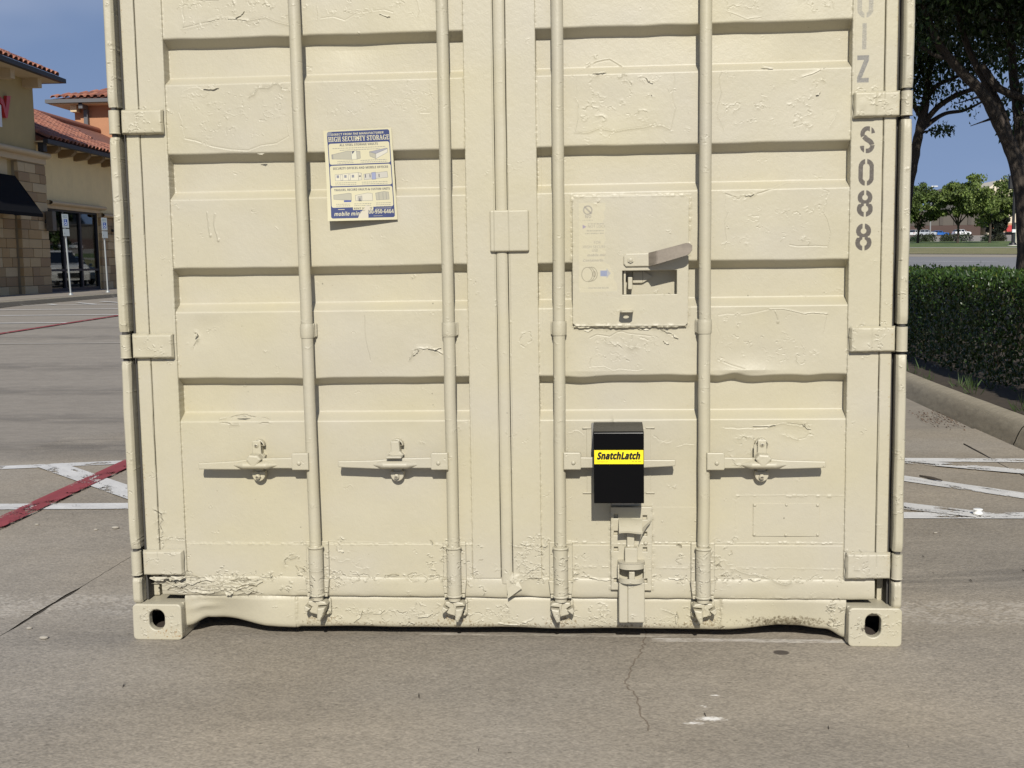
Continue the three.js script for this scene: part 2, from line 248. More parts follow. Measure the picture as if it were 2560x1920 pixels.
specks(60, () => -1.2 + dirt() * 2.4, () => dirt() * 2.05, '46,42,36', 0.0006, 0.0024, 0.7);
for (let i = 0; i < 60; i++) { const x = cx_(-1.15 + dirt() * 2.3), y = cy_(dirt() * 2.0); pc.strokeStyle = `rgba(120,106,80,${0.1 + dirt() * 0.2})`; pc.lineWidth = 0.8; pc.beginPath(); pc.moveTo(x, y); pc.lineTo(x + gau() * 50, y + gau() * 14); pc.stroke(); }
/* stencilled characters */
function stencil(ch, x0, x1, yt, yb, col, alpha, fade = 0) {
  const w = 120, h = 200, c = document.createElement('canvas'); c.width = w; c.height = h; const g = c.getContext('2d');
  g.strokeStyle = g.fillStyle = col; g.lineWidth = 34; g.lineCap = 'butt';
  const cut = (x, y, a, b) => { g.globalCompositeOperation = 'destination-out'; g.fillStyle = '#000'; g.fillRect(x, y, a, b); g.globalCompositeOperation = 'source-over'; };
  if (ch === '0' || ch === 'U') { g.beginPath(); if (ch === '0') { g.moveTo(17, 60); g.arc(60, 60, 43, Math.PI, 0); } else g.moveTo(103, 0); g.lineTo(103, 140); g.arc(60, 140, 43, 0, Math.PI); g.lineTo(17, ch === '0' ? 60 : 0); g.stroke(); cut(52, 0, 16, 200); }
  if (ch === '8') { g.beginPath(); g.ellipse(60, 55, 38, 38, 0, 0, 7); g.stroke(); g.beginPath(); g.ellipse(60, 141, 43, 42, 0, 0, 7); g.stroke(); cut(52, 0, 16, 62); cut(52, 100, 16, 100); cut(0, 93, 30, 10); cut(92, 93, 30, 10); }
  if (ch === 'S') { g.beginPath(); g.arc(60, 57, 41, -0.1, Math.PI * 0.86, true); g.stroke(); g.lineWidth = 38; g.beginPath(); g.moveTo(30, 76); g.quadraticCurveTo(50, 96, 66, 104); g.quadraticCurveTo(92, 118, 96, 138); g.stroke(); g.lineWidth = 34; g.beginPath(); g.arc(58, 142, 41, 0, Math.PI * 0.98); g.stroke(); cut(76, 0, 13, 66); cut(34, 120, 13, 80); }
  if (ch === 'Z') { g.fillRect(8, 0, 104, 34); g.beginPath(); g.moveTo(70, 34); g.lineTo(112, 34); g.lineTo(50, 166); g.lineTo(8, 166); g.fill(); g.fillRect(8, 166, 104, 34); }
  if (ch === 'I') g.fillRect(42, 0, 36, 200);
  if (fade) { g.globalCompositeOperation = 'destination-out'; for (let i = 0; i < 1400; i++) { g.fillStyle = `rgba(0,0,0,${dirt() * fade})`; g.fillRect(dirt() * w, dirt() * h, 1 + dirt() * 5, 1 + dirt() * 5); } g.globalCompositeOperation = 'source-over'; }
  pc.globalAlpha = alpha; pc.drawImage(c, cx_(x0), cy_(yt), (x1 - x0) * PPM, (yt - yb) * PPM); pc.globalAlpha = 1;
}
const INK = 'rgb(72,66,60)', INK2 = 'rgb(112,110,106)';
stencil('S', 1.074, 1.118, 1.588, 1.509, INK, 0.95, 0.2); stencil('0', 1.071, 1.116, 1.492, 1.413, INK, 0.95, 0.2); stencil('8', 1.068, 1.115, 1.4, 1.321, INK, 0.95, 0.15); stencil('8', 1.065, 1.113, 1.301, 1.22, INK, 0.95, 0.15);
stencil('Z', 1.059, 1.099, 1.795, 1.716, INK2, 0.95, 0.4); stencil('I', 1.062, 1.101, 1.888, 1.812, INK2, 0.6, 0.7); stencil('U', 1.06, 1.106, 1.985, 1.903, INK2, 0.55, 0.8);
/* faded instruction decal on the lock plate, its torn half painted over */
{
  const X = x => cx_(x), Y = y => cy_(y);
  pc.save(); pc.beginPath(); pc.moveTo(X(0.2345), Y(1.377)); pc.lineTo(X(0.318), Y(1.376)); let r = rng(5); for (let i = 0; i <= 20; i++) pc.lineTo(X(0.306 + r() * 0.012 + (i > 13 ? 0.012 + (i - 13) * 0.004 : 0)), Y(1.372 - i * 0.0132)); pc.lineTo(X(0.233), Y(1.105)); pc.closePath(); pc.clip();
  pc.fillStyle = 'rgba(186,179,150,0.5)'; pc.fillRect(X(0.23), Y(1.39), 200, 300);
  pc.fillStyle = pc.strokeStyle = 'rgba(122,118,112,0.62)'; pc.lineWidth = 3; pc.beginPath(); pc.arc(X(0.2615), Y(1.355), 0.0125 * PPM, 0, 7); pc.stroke(); pc.lineWidth = 4; pc.beginPath(); pc.moveTo(X(0.251), Y(1.366)); pc.lineTo(X(0.273), Y(1.344)); pc.stroke();
  const T = (s, x, y, h, style = 'bold') => { pc.font = `${style} ${h * PPM}px sans-serif`; pc.fillText(s, X(x), Y(y)); };
  const dash = (x, y, l, h) => { for (let t = 0; t < l; t += 0.0045) pc.fillRect(X(x + t), Y(y), (0.0015 + dirt() * 0.002) * PPM, h * PPM); };
  T('NO', 0.2525, 1.3305, 0.013); dash(0.246, 1.3255, 0.03, 0.002); dash(0.262, 1.315, 0.045, 0.003); T('NOT LOCKED', 0.2605, 1.301, 0.012, ''); dash(0.258, 1.294, 0.05, 0.003); dash(0.253, 1.286, 0.055, 0.003);
  T('FOR', 0.279, 1.253, 0.0115, ''); T('HIGH SECURITY', 0.245, 1.24, 0.0115, ''); T('USE', 0.273, 1.228, 0.011, ''); T('mobile mini', 0.258, 1.2145, 0.0105, 'italic bold'); T('ContainerGuard', 0.2455, 1.1995, 0.0105, 'italic bold'); T('LOCK HOLDER BELOW', 0.2595, 1.117, 0.0062);
  pc.fillStyle = 'rgba(122,112,140,0.7)'; pc.beginPath(); pc.moveTo(X(0.2455), Y(1.3115)); pc.lineTo(X(0.2455), Y(1.2985)); pc.lineTo(X(0.257), Y(1.305)); pc.fill();
  pc.lineWidth = 1.2; pc.strokeStyle = 'rgba(90,84,72,0.7)'; pc.beginPath(); pc.ellipse(X(0.258), Y(1.16), 0.0165 * PPM, 0.0215 * PPM, 0, 0, 7); pc.stroke(); pc.beginPath(); pc.ellipse(X(0.262), Y(1.16), 0.019 * PPM, 0.0225 * PPM, 0, -1.5, 1.6); pc.stroke(); pc.beginPath(); pc.ellipse(X(0.27), Y(1.161), 0.019 * PPM, 0.0215 * PPM, 0, -1.6, 1.6); pc.stroke(); pc.beginPath(); pc.ellipse(X(0.28), Y(1.161), 0.004 * PPM, 0.008 * PPM, 0, 0, 7); pc.stroke();
  pc.restore();
  pc.fillStyle = 'rgba(118,126,158,0.8)'; pc.beginPath(); for (const [x, y] of [[0.2985, 1.1715], [0.318, 1.171], [0.318, 1.1775], [0.33, 1.1625], [0.318, 1.148], [0.318, 1.1535], [0.2985, 1.154]]) pc.lineTo(X(x), Y(y)); pc.fill();
  pc.fillStyle = 'rgba(182,174,150,0.5)'; pc.fillRect(X(0.319), Y(1.1785), 0.013 * PPM, 0.032 * PPM);
}
const paintTex = canvasTex(pcv);
const paint = new THREE.MeshStandardMaterial({ map: paintTex, bumpMap: reliefTex, bumpScale: reliefScale, roughness: 0.47 });
const paintGreyBrown = new THREE.MeshStandardMaterial({ map: tileTex(256, (u, v, i, j) => { const n = fbm(i / 30, j / 8, 9, 4), s = vn(i / 2, j / 2, 3), k = 0.75 + n * 0.5 + s * 0.15; return [0.21 * k, 0.178 * k, 0.14 * k]; }, 0.2), roughness: 0.6 });
const dark = std([0.045, 0.033, 0.026], 0.95);  // near-black brown standing in for shade in casting holes and screw slots
const sealRubber = std([0.05, 0.047, 0.042], 0.85);
function P(list) { // planar uv over the door plane
  const g = join(list).clone(), p = g.attributes.position, uv = new Float32Array(p.count * 2);
  for (let i = 0; i < p.count; i++) uv.set([(p.getX(i) + PX / 2) / PX, p.getY(i) / PY], i * 2);
  g.setAttribute('uv', new THREE.BufferAttribute(uv, 2)); return g;
}

/* ---------- the shipping container ---------- */
const box20 = group('shipping_container');
tag(box20, 'cream painted steel shipping container with closed double doors and peeling paint', 'shipping container');
const rowsY = [2.2534, 1.9016, 1.5489, 1.1966, 0.8474], RH = 0.1385, RA = 0.023, RD = 0.042, PZ = -0.04, FZ = -0.034;
const soft = (t) => { const w = 0.14; if (t <= -w) return 0; if (t >= 1 + w) return 1; if (t < w) return (t + w) * (t + w) / (4 * w); if (t > 1 - w) return 1 - (1 + w - t) * (1 + w - t) / (4 * w); return t; };
function panelZ(x, y, dent) { let r = 0; rowsY.forEach((yt, k) => { const d = dent ? dent(x, k) : 0; const a = soft((yt + d - y) / RA), b = soft((y - (yt - RH)) / RA); r = Math.max(r, Math.min(a, b)); }); return PZ - RD * r; }
const panelYs = (() => { const s = [0.2]; const add = (a, b, st) => { for (let y = a; y < b; y += st) s.push(y); }; let y = 0.2; const bends = []; rowsY.forEach(t => bends.push([t - RH - 0.012, t - RH + RA + 0.012], [t - RA - 0.02, t + 0.014])); bends.sort((a, b) => a[0] - b[0]); for (const [a, b] of bends) { add(y + 0.03, a - 0.01, 0.035); add(a, b, 0.0024); y = b; s.push(b); } add(y + 0.03, 2.5, 0.04); s.push(2.5); return s.sort((a, b) => a - b); })();
function doorPanel(x0, x1, dent, bulge) {
  const nx = 96;
  return P(grid(nx, panelYs.length - 1, (u, v, i, j) => { const x = x0 + (x1 - x0) * u, y = panelYs[j]; return [x, y, panelZ(x, y, dent) + (vn(x * 9 + 3, y * 9, 21) - 0.5) * 0.0035 + bulge(x, y)]; }));
}
const gs = (x, c, w) => Math.exp(-((x - c) * (x - c)) / (w * w));
const dentL = (x, k) => (k === 4 ? -0.004 * gs(x, -0.62, 0.05) : 0) + (vn(x * 14, k * 7, 2) - 0.5) * 0.003 - (k === 2 ? 0.004 * (x + 0.6) : 0);
const dentR = (x, k) => (k === 4 ? 0.005 * gs(x, 0.71, 0.022) - 0.006 * gs(x, 0.77, 0.05) - 0.003 * gs(x, 0.93, 0.03) - 0.005 * gs(x, 0.24, 0.05) - 0.003 * gs(x, 0.66, 0.02) : 0) + (vn(x * 14, k * 7 + 3, 2) - 0.5) * 0.003;
const bulgeL = (x, y) => -0.006 * gs(x, -0.95, 0.05) * gs(y, 1.0, 0.03) - 0.004 * gs(x, -0.45, 0.1) * gs(y, 1.86, 0.03) + 0.003 * gs(x, -0.5, 0.12) * gs(y, 0.95, 0.06);
const bulgeR = (x, y) => 0.006 * gs(x, 0.74, 0.07) * gs(y, 0.862, 0.012) - 0.004 * gs(x, 0.8, 0.12) * gs(y, 0.9, 0.03) + 0.004 * gs(x, 0.27, 0.07) * gs(y, 0.87, 0.02);
/* a slightly uneven bar of steel: rounded box with low waves on its face */
function bar(x0, x1, y0, y1, z0, z1, r = 0.004) { return P(box(x0, x1, y0, y1, z0, z1, r)); }

function makeDoor(L) {
  const d = group('door', box20);
  d.userData.label = L ? 'door leaf carrying the blue and white leaflet' : 'door leaf carrying the black lock box';
  mesh('corrugated_panel', L ? doorPanel(-1.05, -0.108, dentL, bulgeL) : doorPanel(0.102, 1.052, dentR, bulgeR), paint, d);
  const [a0, a1, b0, b1] = L ? [-1.1305, -1.045, -0.113, -0.022] : [0.0155, 0.107, 1.047, 1.1415];
  mesh('stile', bar(a0, a1, 0.2, 2.5, -0.1, FZ), paint, d); mesh('stile', bar(b0, b1, 0.2, 2.5, -0.1, FZ), paint, d);
  mesh('bottom_rail', bar(a1 + 0.001, b0 - 0.001, 0.2, 0.311, -0.1, -0.0375, 0.003), paint, d);
  if (L) mesh('edge_lip', bar(-1.175, -1.1315, 0.215, 2.5, -0.1, -0.031, 0.005), paint, d);
  else mesh('edge_lip', bar(1.1425, 1.179, 0.215, 2.5, -0.1, -0.031, 0.005), paint, d);
  if (L) { // rounded strip over the joint between the leaves
    const pr = []; for (let i = 0; i <= 8; i++) { const t = i / 8; pr.push([-0.0205 + 0.0345 * t, -0.036 + 0.0055 * Math.pow(Math.sin(Math.PI * t), 0.4)]); }
    mesh('cover_strip', P([grid(8, 60, (u, v) => { const q = pr[Math.round(u * 8)]; return [q[0] + (vn(v * 20, 4, 9) - 0.5) * 0.0012, 0.185 + v * 2.31, q[1]]; })]), paint, d);
  }
  // bottom seal bar: half round ridge, bent up at the middle
  const x0 = L ? -1.13 : 0.0, x1 = L ? -0.004 : 1.142;
  const kink = x => L ? -0.004 * gs(x, 0, 0.06) : 0.016 * gs(x, 0.03, 0.06) - 0.012 * gs(x, -0.005, 0.012);
  mesh('seal_bar', P([grid(160, 20, (u, v) => {
    const x = x0 + (x1 - x0) * u, th = v * Math.PI * 0.96, yc = 0.172 + kink(x) * (0.3 + 0.7 * v), out = (L ? 0 : 0.012 * gs(x, 0.015, 0.035) - 0.006 * gs(x, 0.08, 0.03));
    return [x, yc - 0.035 * Math.sign(Math.cos(th)) * Math.pow(Math.abs(Math.cos(th)), 0.7) + (vn(x * 30, 3, 4) - 0.5) * 0.002, -0.05 + 0.016 * Math.pow(Math.sin(th), 0.5) + out * Math.sin(th) + (vn(x * 22, v * 3, 14) - 0.5) * 0.002];
  })]), paint, d);
  if (!L) { // folded torn tip of the bar at the door joint
    const t = new THREE.BufferGeometry(); t.setAttribute('position', new THREE.Float32BufferAttribute([-0.006, 0.196, -0.03, 0.0, 0.141, -0.018, 0.045, 0.176, -0.012, 0.0, 0.141, -0.018, 0.012, 0.15, -0.03, 0.045, 0.176, -0.012, -0.006, 0.196, -0.03, 0.045, 0.176, -0.012, 0.03, 0.2, -0.03], 3)); t.computeVertexNormals(); t.setAttribute('uv', new THREE.Float32BufferAttribute(new Float32Array(18), 2));
    mesh('torn_tip', P(t), paint, d);
  }
  return d;
}
makeDoor(true); makeDoor(false);
/* square plate over the door joint */
{ const g = group('joint_plate', box20); mesh('plate', bar(-0.039, 0.081, 1.233, 1.36, FZ - 0.001, -0.02, 0.006), paint, g); }

/* corner castings with the handling hole */
function casting(sx, z0 = -0.178, front = true) {
  const g = group('corner_casting', box20), m = x => sx * x, sort = a => a.sort((p, q) => p - q);
  const [x0, x1] = sort([m(1.057), m(1.219)]), y1 = sx < 0 ? 0.119 : 0.123;
  const hole = sx < 0 ? oval(-1.1385, 0.0675, 0.0515, 0.068) : oval(1.1315, 0.0675, 0.0485, 0.075);
  const r = 0.014, pts = []; const corner = (cx, cy, a) => { for (let i = 0; i <= 4; i++) { const t = a + i / 4 * Math.PI / 2; pts.push([cx + r * Math.cos(t), cy + r * Math.sin(t)]); } };
  corner(x1 - r, y1 - r, 0); corner(x0 + r, y1 - r, Math.PI / 2); corner(x0 + r, r, Math.PI); corner(x1 - r, r, Math.PI * 1.5);
  mesh('front_plate', P([extrude(pts, -0.03, 0.0, 0.004, [hole])]), paint, g);
  mesh('block', P([box(x0 + 0.001, x1 - 0.001, 0.09, y1 - 0.002, -0.17, -0.029, 0.003), box(x0 + 0.001, x1 - 0.001, 0.002, 0.026, -0.17, -0.029, 0.003), box(x0 + 0.001, x0 + 0.022, 0.026, 0.09, -0.17, -0.029), box(x1 - 0.022, x1 - 0.001, 0.026, 0.09, -0.17, -0.029)]), paint, g);
  mesh('shade_liner', [box(x0 + 0.02, x1 - 0.02, 0.0255, 0.0905, -0.175, -0.15), box(x0 + 0.02, x1 - 0.02, 0.0255, 0.029, -0.15, -0.0305), box(x0 + 0.02, x1 - 0.02, 0.088, 0.0905, -0.15, -0.0305), box(x0 + 0.02, x0 + 0.025, 0.029, 0.088, -0.15, -0.0305), box(x1 - 0.025, x1 - 0.02, 0.029, 0.088, -0.15, -0.0305)], dark, g);  // dark lining puts the shade of the hole into the colour
  return g;
}
casting(-1); casting(1);

/* corner posts with the segmented outer strip that the hinges interrupt */
const HY = [[1.612, 1.688], [0.913, 0.992], [0.209, 0.292]];
for (const sx of [-1, 1]) {
  const g = group('corner_post', box20), S = (a, b) => [Math.min(sx * a, sx * b), Math.max(sx * a, sx * b)];
  const [o0, o1] = S(1.1895, 1.2205);
  const segs = [[0.121, 0.203], [0.299, 0.906], [0.999, 1.604], [1.695, 2.5]];
  for (const [a, b] of segs) {
    mesh('outer_strip', P([grid(10, 40, (u, v) => { // bowed front face with rounded long edges, a little wavy
      const x = o0 + (o1 - o0) * u, e = Math.min(u, 1 - u), y = a + (b - a) * v, zed = -0.004 - 0.012 * Math.pow(1 - Math.min(1, e / 0.22), 2), end = 0.006 * Math.pow(1 - Math.min(1, Math.min(y - a, b - y) / 0.014), 2);
      return [x + (vn(y * 8, sx * 3, 2) - 0.5) * 0.003, y, zed - end + (vn(y * 16, u * 3 + sx, 6) - 0.5) * 0.0035];
    }), box(o0 + 0.001, o1 - 0.001, a + 0.001, b - 0.001, -0.09, -0.018)]), paint, g);
  }
  { const [k0, k1] = S(1.199, 1.217); mesh('post_core', P([box(k0, k1, 0.121, 2.5, -0.1, -0.03)]), paint, g); }
  const [c0, c1] = S(1.165, 1.217); mesh('channel', P([box(c0, c1, 0.121, 2.5, -0.17, -0.1)]), paint, g);
  const [r0, r1] = S(1.1825, 1.189); mesh('rubber_seal', [box(r0, r1, 0.121, 2.5, -0.1, -0.052)], sealRubber, g);
  for (const [a, b] of HY) {
    const h = group('hinge', box20), [b0, b1] = sx < 0 ? [-1.183, -1.05] : [1.0505, 1.187];
    mesh('leaf', P([grid(40, 24, (u, v) => { const x = b0 + (b1 - b0) * u, y = a + (b - a) * v, e = Math.min(u * 0.135, (1 - u) * 0.135, v * 0.08, (1 - v) * 0.08); return [x + (e < 1e-4 ? (vn(y * 60, x * 60, 3) - 0.5) * 0.003 : 0), y + (e < 1e-4 ? (vn(x * 70, y * 9, 4) - 0.5) * 0.004 : 0), -0.0125 - 0.014 * Math.pow(1 - Math.min(1, e / 0.0055), 2) + (vn(x * 40, y * 40, 7) - 0.5) * 0.0015 - (sx > 0 ? 0.003 * sst(0.45, 0.5, u) : 0)]; }), box(b0 + 0.003, b1 - 0.003, a + 0.003, b - 0.003, FZ - 0.03, -0.0268)]), paint, h);
    mesh('knuckle', P([cyl(sx * 1.2045, -0.019, a + 0.002, b - 0.002, 0.0165, 22), new THREE.TorusGeometry(0.0158, 0.0022, 6, 22).rotateX(Math.PI / 2).translate(sx * 1.2045, a + 0.004, -0.019)]), paint, h);
    mesh('pin', [cyl(sx * 1.2045, -0.019, a - 0.006, b + 0.006, 0.009, 12)], sealRubber, h);
  }
}

/* bottom sill: centre plate and two welded end plates, knocked out of shape */
{
  const g = group('bottom_sill', box20);
  const low = x => { let y = 0.031 + (vn(x * 6, 1, 3) - 0.5) * 0.004; if (x < -0.69) y += 0.026 * sst(-1.055, -0.99, x) * (1 - sst(-0.99, -0.745, x)) + 0.003 * vn(x * 30, 2, 8) - 0.004; if (x > 0.672) y += 0.012 * gs(x, 0.88, 0.13) + 0.002 * vn(x * 26, 5, 8) - 0.024 * sst(1.0, 1.06, x); return y; };
  const face = (x, v) => { let z = -0.047 + (vn(x * 7, v * 2, 15) - 0.5) * 0.004; if (x < -0.69) z += 0.005 - 0.03 * gs(x, -0.93, 0.1) * (1 - v) + 0.006 * gs(x, -0.8, 0.06) + 0.007 * gs(x, -1.0, 0.05) * gs(v, 0.55, 0.12); if (x > 0.672) z += 0.004 - 0.014 * gs(x, 0.9, 0.12) * (1 - v); return z; };
  for (const [a, b, n] of [[-1.058, -0.6895, 60], [-0.6905, 0.673, 120], [0.672, 1.058, 60]])
    mesh('sill_plate', P([grid(n, 14, (u, v) => { const x = a + (b - a) * u, y0 = low(x), y1 = 0.1395, w = (v - 0.18) / 0.82; if (v < 0.18) { const t = v / 0.18; return [x, y0 + 0.004 * t * t, face(x, 0) - 0.05 * (1 - t) - 0.003 * (1 - t) * (1 - t)]; } return [x, y0 + 0.004 + (y1 - y0 - 0.004) * w, face(x, w) - 0.004 * Math.pow(1 - Math.min(1, w / 0.12), 2) - 0.006 * Math.pow(Math.max(0, (w - 0.9) / 0.1), 2)]; })]), paint, g);
  mesh('sill_web', P([box(-1.056, 1.056, 0.062, 0.136, -0.16, -0.085)]), paint, g);
}

/* locking rods */
const RODS = [[-0.6215, -0.612], [-0.1715, -0.1695], [0.1745, 0.1685], [0.6155, 0.6125]];
RODS.forEach(([xt, xb], k) => {
  const g = group('locking_rod', box20), zc = -0.009, xm = y => xb + (xt - xb) * (y - 0.3) / 1.6, R = 0.0182, side = k === 0 || k === 1 ? 1 : -1;
  const tube = (ya, yb2, r) => grid(24, 60, (u, v) => { const y = ya + (yb2 - ya) * v, a = u * 2 * Math.PI, w = (vn(y * 9, k * 5, 3) - 0.5) * 0.0016, rr = r * (1 + (vn(u * 9, y * 30, k) - 0.5) * 0.03); return [xm(y) + w - rr * Math.cos(a), y, zc + rr * Math.sin(a)]; });
  mesh('pipe', P([tube(0.3, 2.5, R)]), paint, g);
  const cyy = k === 3 ? 0.998 : 0.997;
  mesh('collar', P([grid(24, 6, (u, v) => { const a = u * 2 * Math.PI, r = 0.0215 - 0.0015 * Math.pow(Math.abs(v - 0.5) * 2, 4); return [xm(cyy) - r * Math.cos(a), cyy - 0.022 + 0.044 * v, zc + r * Math.sin(a)]; }), box(xm(cyy) - 0.0225, xm(cyy) + 0.0225, cyy - 0.022, cyy + 0.022, -0.041, -0.012, 0.003), box(Math.min(xm(cyy) + side * 0.018, xm(cyy) + side * 0.0265), Math.max(xm(cyy) + side * 0.018, xm(cyy) + side * 0.0265), cyy - 0.021, cyy + 0.022, -0.04, -0.026, 0.004)]), paint, g);
  mesh('sleeve', P([tube(0.157, 0.303, 0.0226), new THREE.TorusGeometry(0.0215, 0.0042, 8, 28).rotateX(Math.PI / 2).translate(xm(0.307), 0.307, zc), new THREE.TorusGeometry(0.0215, 0.0042, 8, 28).rotateX(Math.PI / 2).translate(xm(0.154), 0.1525, zc), cyl(xm(0.154), zc, 0.136, 0.152, 0.019, 24)]), paint, g);
  mesh('guide_bracket', P([box(xb - 0.037, xb + 0.037, 0.19, 0.322, FZ - 0.004, -0.0285, 0.004), extrude([[xb - 0.039, 0.2], [xb - 0.022, 0.2], [xb - 0.022, 0.157], [xb - 0.034, 0.157]], -0.042, -0.014, 0.003), extrude([[xb + 0.022, 0.2], [xb + 0.039, 0.2], [xb + 0.034, 0.157], [xb + 0.022, 0.157]], -0.042, -0.014, 0.003), box(xb - 0.033, xb - 0.022, 0.144, 0.155, -0.042, -0.012, 0.002), box(xb + 0.022, xb + 0.033, 0.144, 0.155, -0.042, -0.012, 0.002)]), paint, g);
  // cam turned by the rod, hooked behind its keeper on the sill
  const f = k < 2 ? -1 : 1, X = x => xb + f * x, poly = a => { const q = a.map(([x, y]) => [X(x), y]); return f < 0 ? q.reverse() : q; };
  mesh('cam', P([extrude(poly([[-0.006, 0.084], [0.004, 0.13], [-0.004, 0.136], [-0.028, 0.132], [-0.034, 0.122], [-0.006, 0.119], [-0.004, 0.1]]), -0.04, 0.004, 0.004), extrude(poly([[-0.004, 0.086], [0.022, 0.093], [0.028, 0.1], [0.016, 0.112], [0.03, 0.122], [0.028, 0.132], [0.004, 0.134], [-0.004, 0.11]]), -0.045, -0.004, 0.004)]), paint, g);
  const kp = group('cam_keeper', box20);
  mesh('horn', P([extrude(poly([[-0.031, 0.117], [-0.005, 0.114], [-0.003, 0.076], [-0.013, 0.072], [-0.024, 0.094]]), -0.046, 0.018, 0.005)]), paint, kp);
  mesh('horn', P([extrude(poly([[0.02, 0.109], [0.037, 0.119], [0.041, 0.107], [0.036, 0.096]]), -0.046, 0.006, 0.003)]), paint, kp);
  mesh('foot', P([box(xb - 0.036, xb + 0.038, 0.078, 0.132, -0.05, -0.036, 0.005), dome(X(-0.029), 0.086, -0.04, 0.007, 0.02)]), paint, kp);
});

/* door handles: hub on the rod, lever, catch with a drop flap */
function handle(hx, f, cxp, flapOpen, tip, drop, y0 = 0) {
  const g = group('door_handle', box20), X = x => hx + f * x, poly = a => { const q = a.map(([x, y]) => [X(x), y + y0]); return f < 0 ? q.reverse() : q; };
  const c = (cxp - hx) * f; // catch centre along the lever
  mesh('hub', P([extrude(poly([[-0.008, 0.561], [0.044, 0.561], [0.046, 0.566], [0.046, 0.61], [0.042, 0.6145], [-0.008, 0.6145]]), 0.0, 0.02, 0.003)]), paint, g);
  mesh('rivet', P([dome(X(0.022), 0.583 + y0, 0.0195, 0.0072, 0.006)]), paint, g);
  mesh('lever', P([extrude(poly([[0.04, 0.566], [c - 0.05, 0.5665], [c, 0.5655], [c + 0.06, 0.5625 + drop * 0.3], [tip, 0.5635 + drop], [tip + 0.002, 0.572 + drop], [tip, 0.583 + drop], [c + 0.07, 0.589 + drop * 0.3], [c + 0.02, 0.595], [c - 0.03, 0.598], [0.04, 0.6]]), 0.002, 0.018, 0.003)]), paint, g);
  mesh('grip_flange', P([grid(40, 8, (u, v) => { const t = u * 2 - 1, w = Math.max(0, 1 - Math.abs(t)), x = X(c - 0.0 + 0.072 * t), th = v * Math.PI; return [x, 0.577 + y0 + drop * 0.1 + (0.003 + 0.011 * Math.min(1, w * 2.2)) * -Math.cos(th) * 0.95, 0.013 + (0.004 + 0.019 * Math.min(1, w * 2.0)) * Math.sin(th)]; })]), paint, g);
  mesh('catch_plate', P([extrude([[cxp - 0.021, 0.55], [cxp - 0.021, 0.54], ...Array.from({ length: 11 }, (_, i) => [cxp - 0.021 * Math.cos(i / 10 * Math.PI), 0.54 - 0.021 * Math.sin(i / 10 * Math.PI)]), [cxp + 0.021, 0.55]].map(p => [p[0], p[1] + y0]), -0.041, -0.012, 0.003), extrude([[cxp - 0.021, 0.632], ...Array.from({ length: 11 }, (_, i) => [cxp - 0.021 * Math.cos(i / 10 * Math.PI), 0.632 + 0.021 * Math.sin(i / 10 * Math.PI)]).reverse(), [cxp + 0.021, 0.6], [cxp - 0.021, 0.6]].map(p => [p[0], p[1] + y0]).reverse(), -0.041, -0.016, 0.003), box(cxp - 0.012, cxp + 0.012, 0.535 + y0, 0.63 + y0, -0.04, -0.02)]), paint, g);
  const fl = flapOpen ? [[-0.014, 0.65], [0.012, 0.65], [0.014, 0.618], [0.025, 0.607], [0.0, 0.599], [-0.025, 0.61], [-0.014, 0.618]] : [[-0.014, 0.65], [0.012, 0.65], [0.014, 0.61], [0.024, 0.597], [0.004, 0.572], [-0.01, 0.572], [-0.026, 0.597], [-0.015, 0.612]];
  mesh('catch_flap', P([extrude(fl.map(([x, y]) => [cxp + x, y + y0]).reverse(), -0.012, flapOpen ? 0.01 : -0.004, 0.003), flapOpen ? box(cxp - 0.025, cxp + 0.024, 0.6 + y0, 0.607 + y0, 0.006, 0.04, 0.003) : extrude(fl.slice(2, 8).map(([x, y]) => [cxp + x, y + y0]).reverse(), -0.006, 0.036, 0.006)]), paint, g);
  for (const yy of [0.636, 0.5355]) mesh('screw', P([cylZ(cxp - 0.001, yy + y0, -0.02, -0.003, 0.0085, 16), dome(cxp - 0.001, yy + y0, -0.0035, 0.0075, 0.005)]), paint, g);
  for (const yy of [0.636, 0.5355]) mesh('screw_slot', [box(cxp - 0.005, cxp + 0.003, yy + y0 - 0.0008, yy + y0 + 0.0012, 0.0, 0.0022), box(cxp - 0.0018, cxp - 0.0004, yy + y0 - 0.004, yy + y0 + 0.004, 0.0001, 0.0023)], dark, g);  // dark raised crosses stand for the shade in the slots
  return g;
}
handle(-0.6265, -1, -0.789, false, 0.345, 0);
handle(-0.186, -1, -0.344, true, 0.338, 0.006);
handle(0.1895, 1, 0.34, false, 0.334, 0.008);
handle(0.6275, 1, 0.79, false, 0.349, 0.004, -0.002);

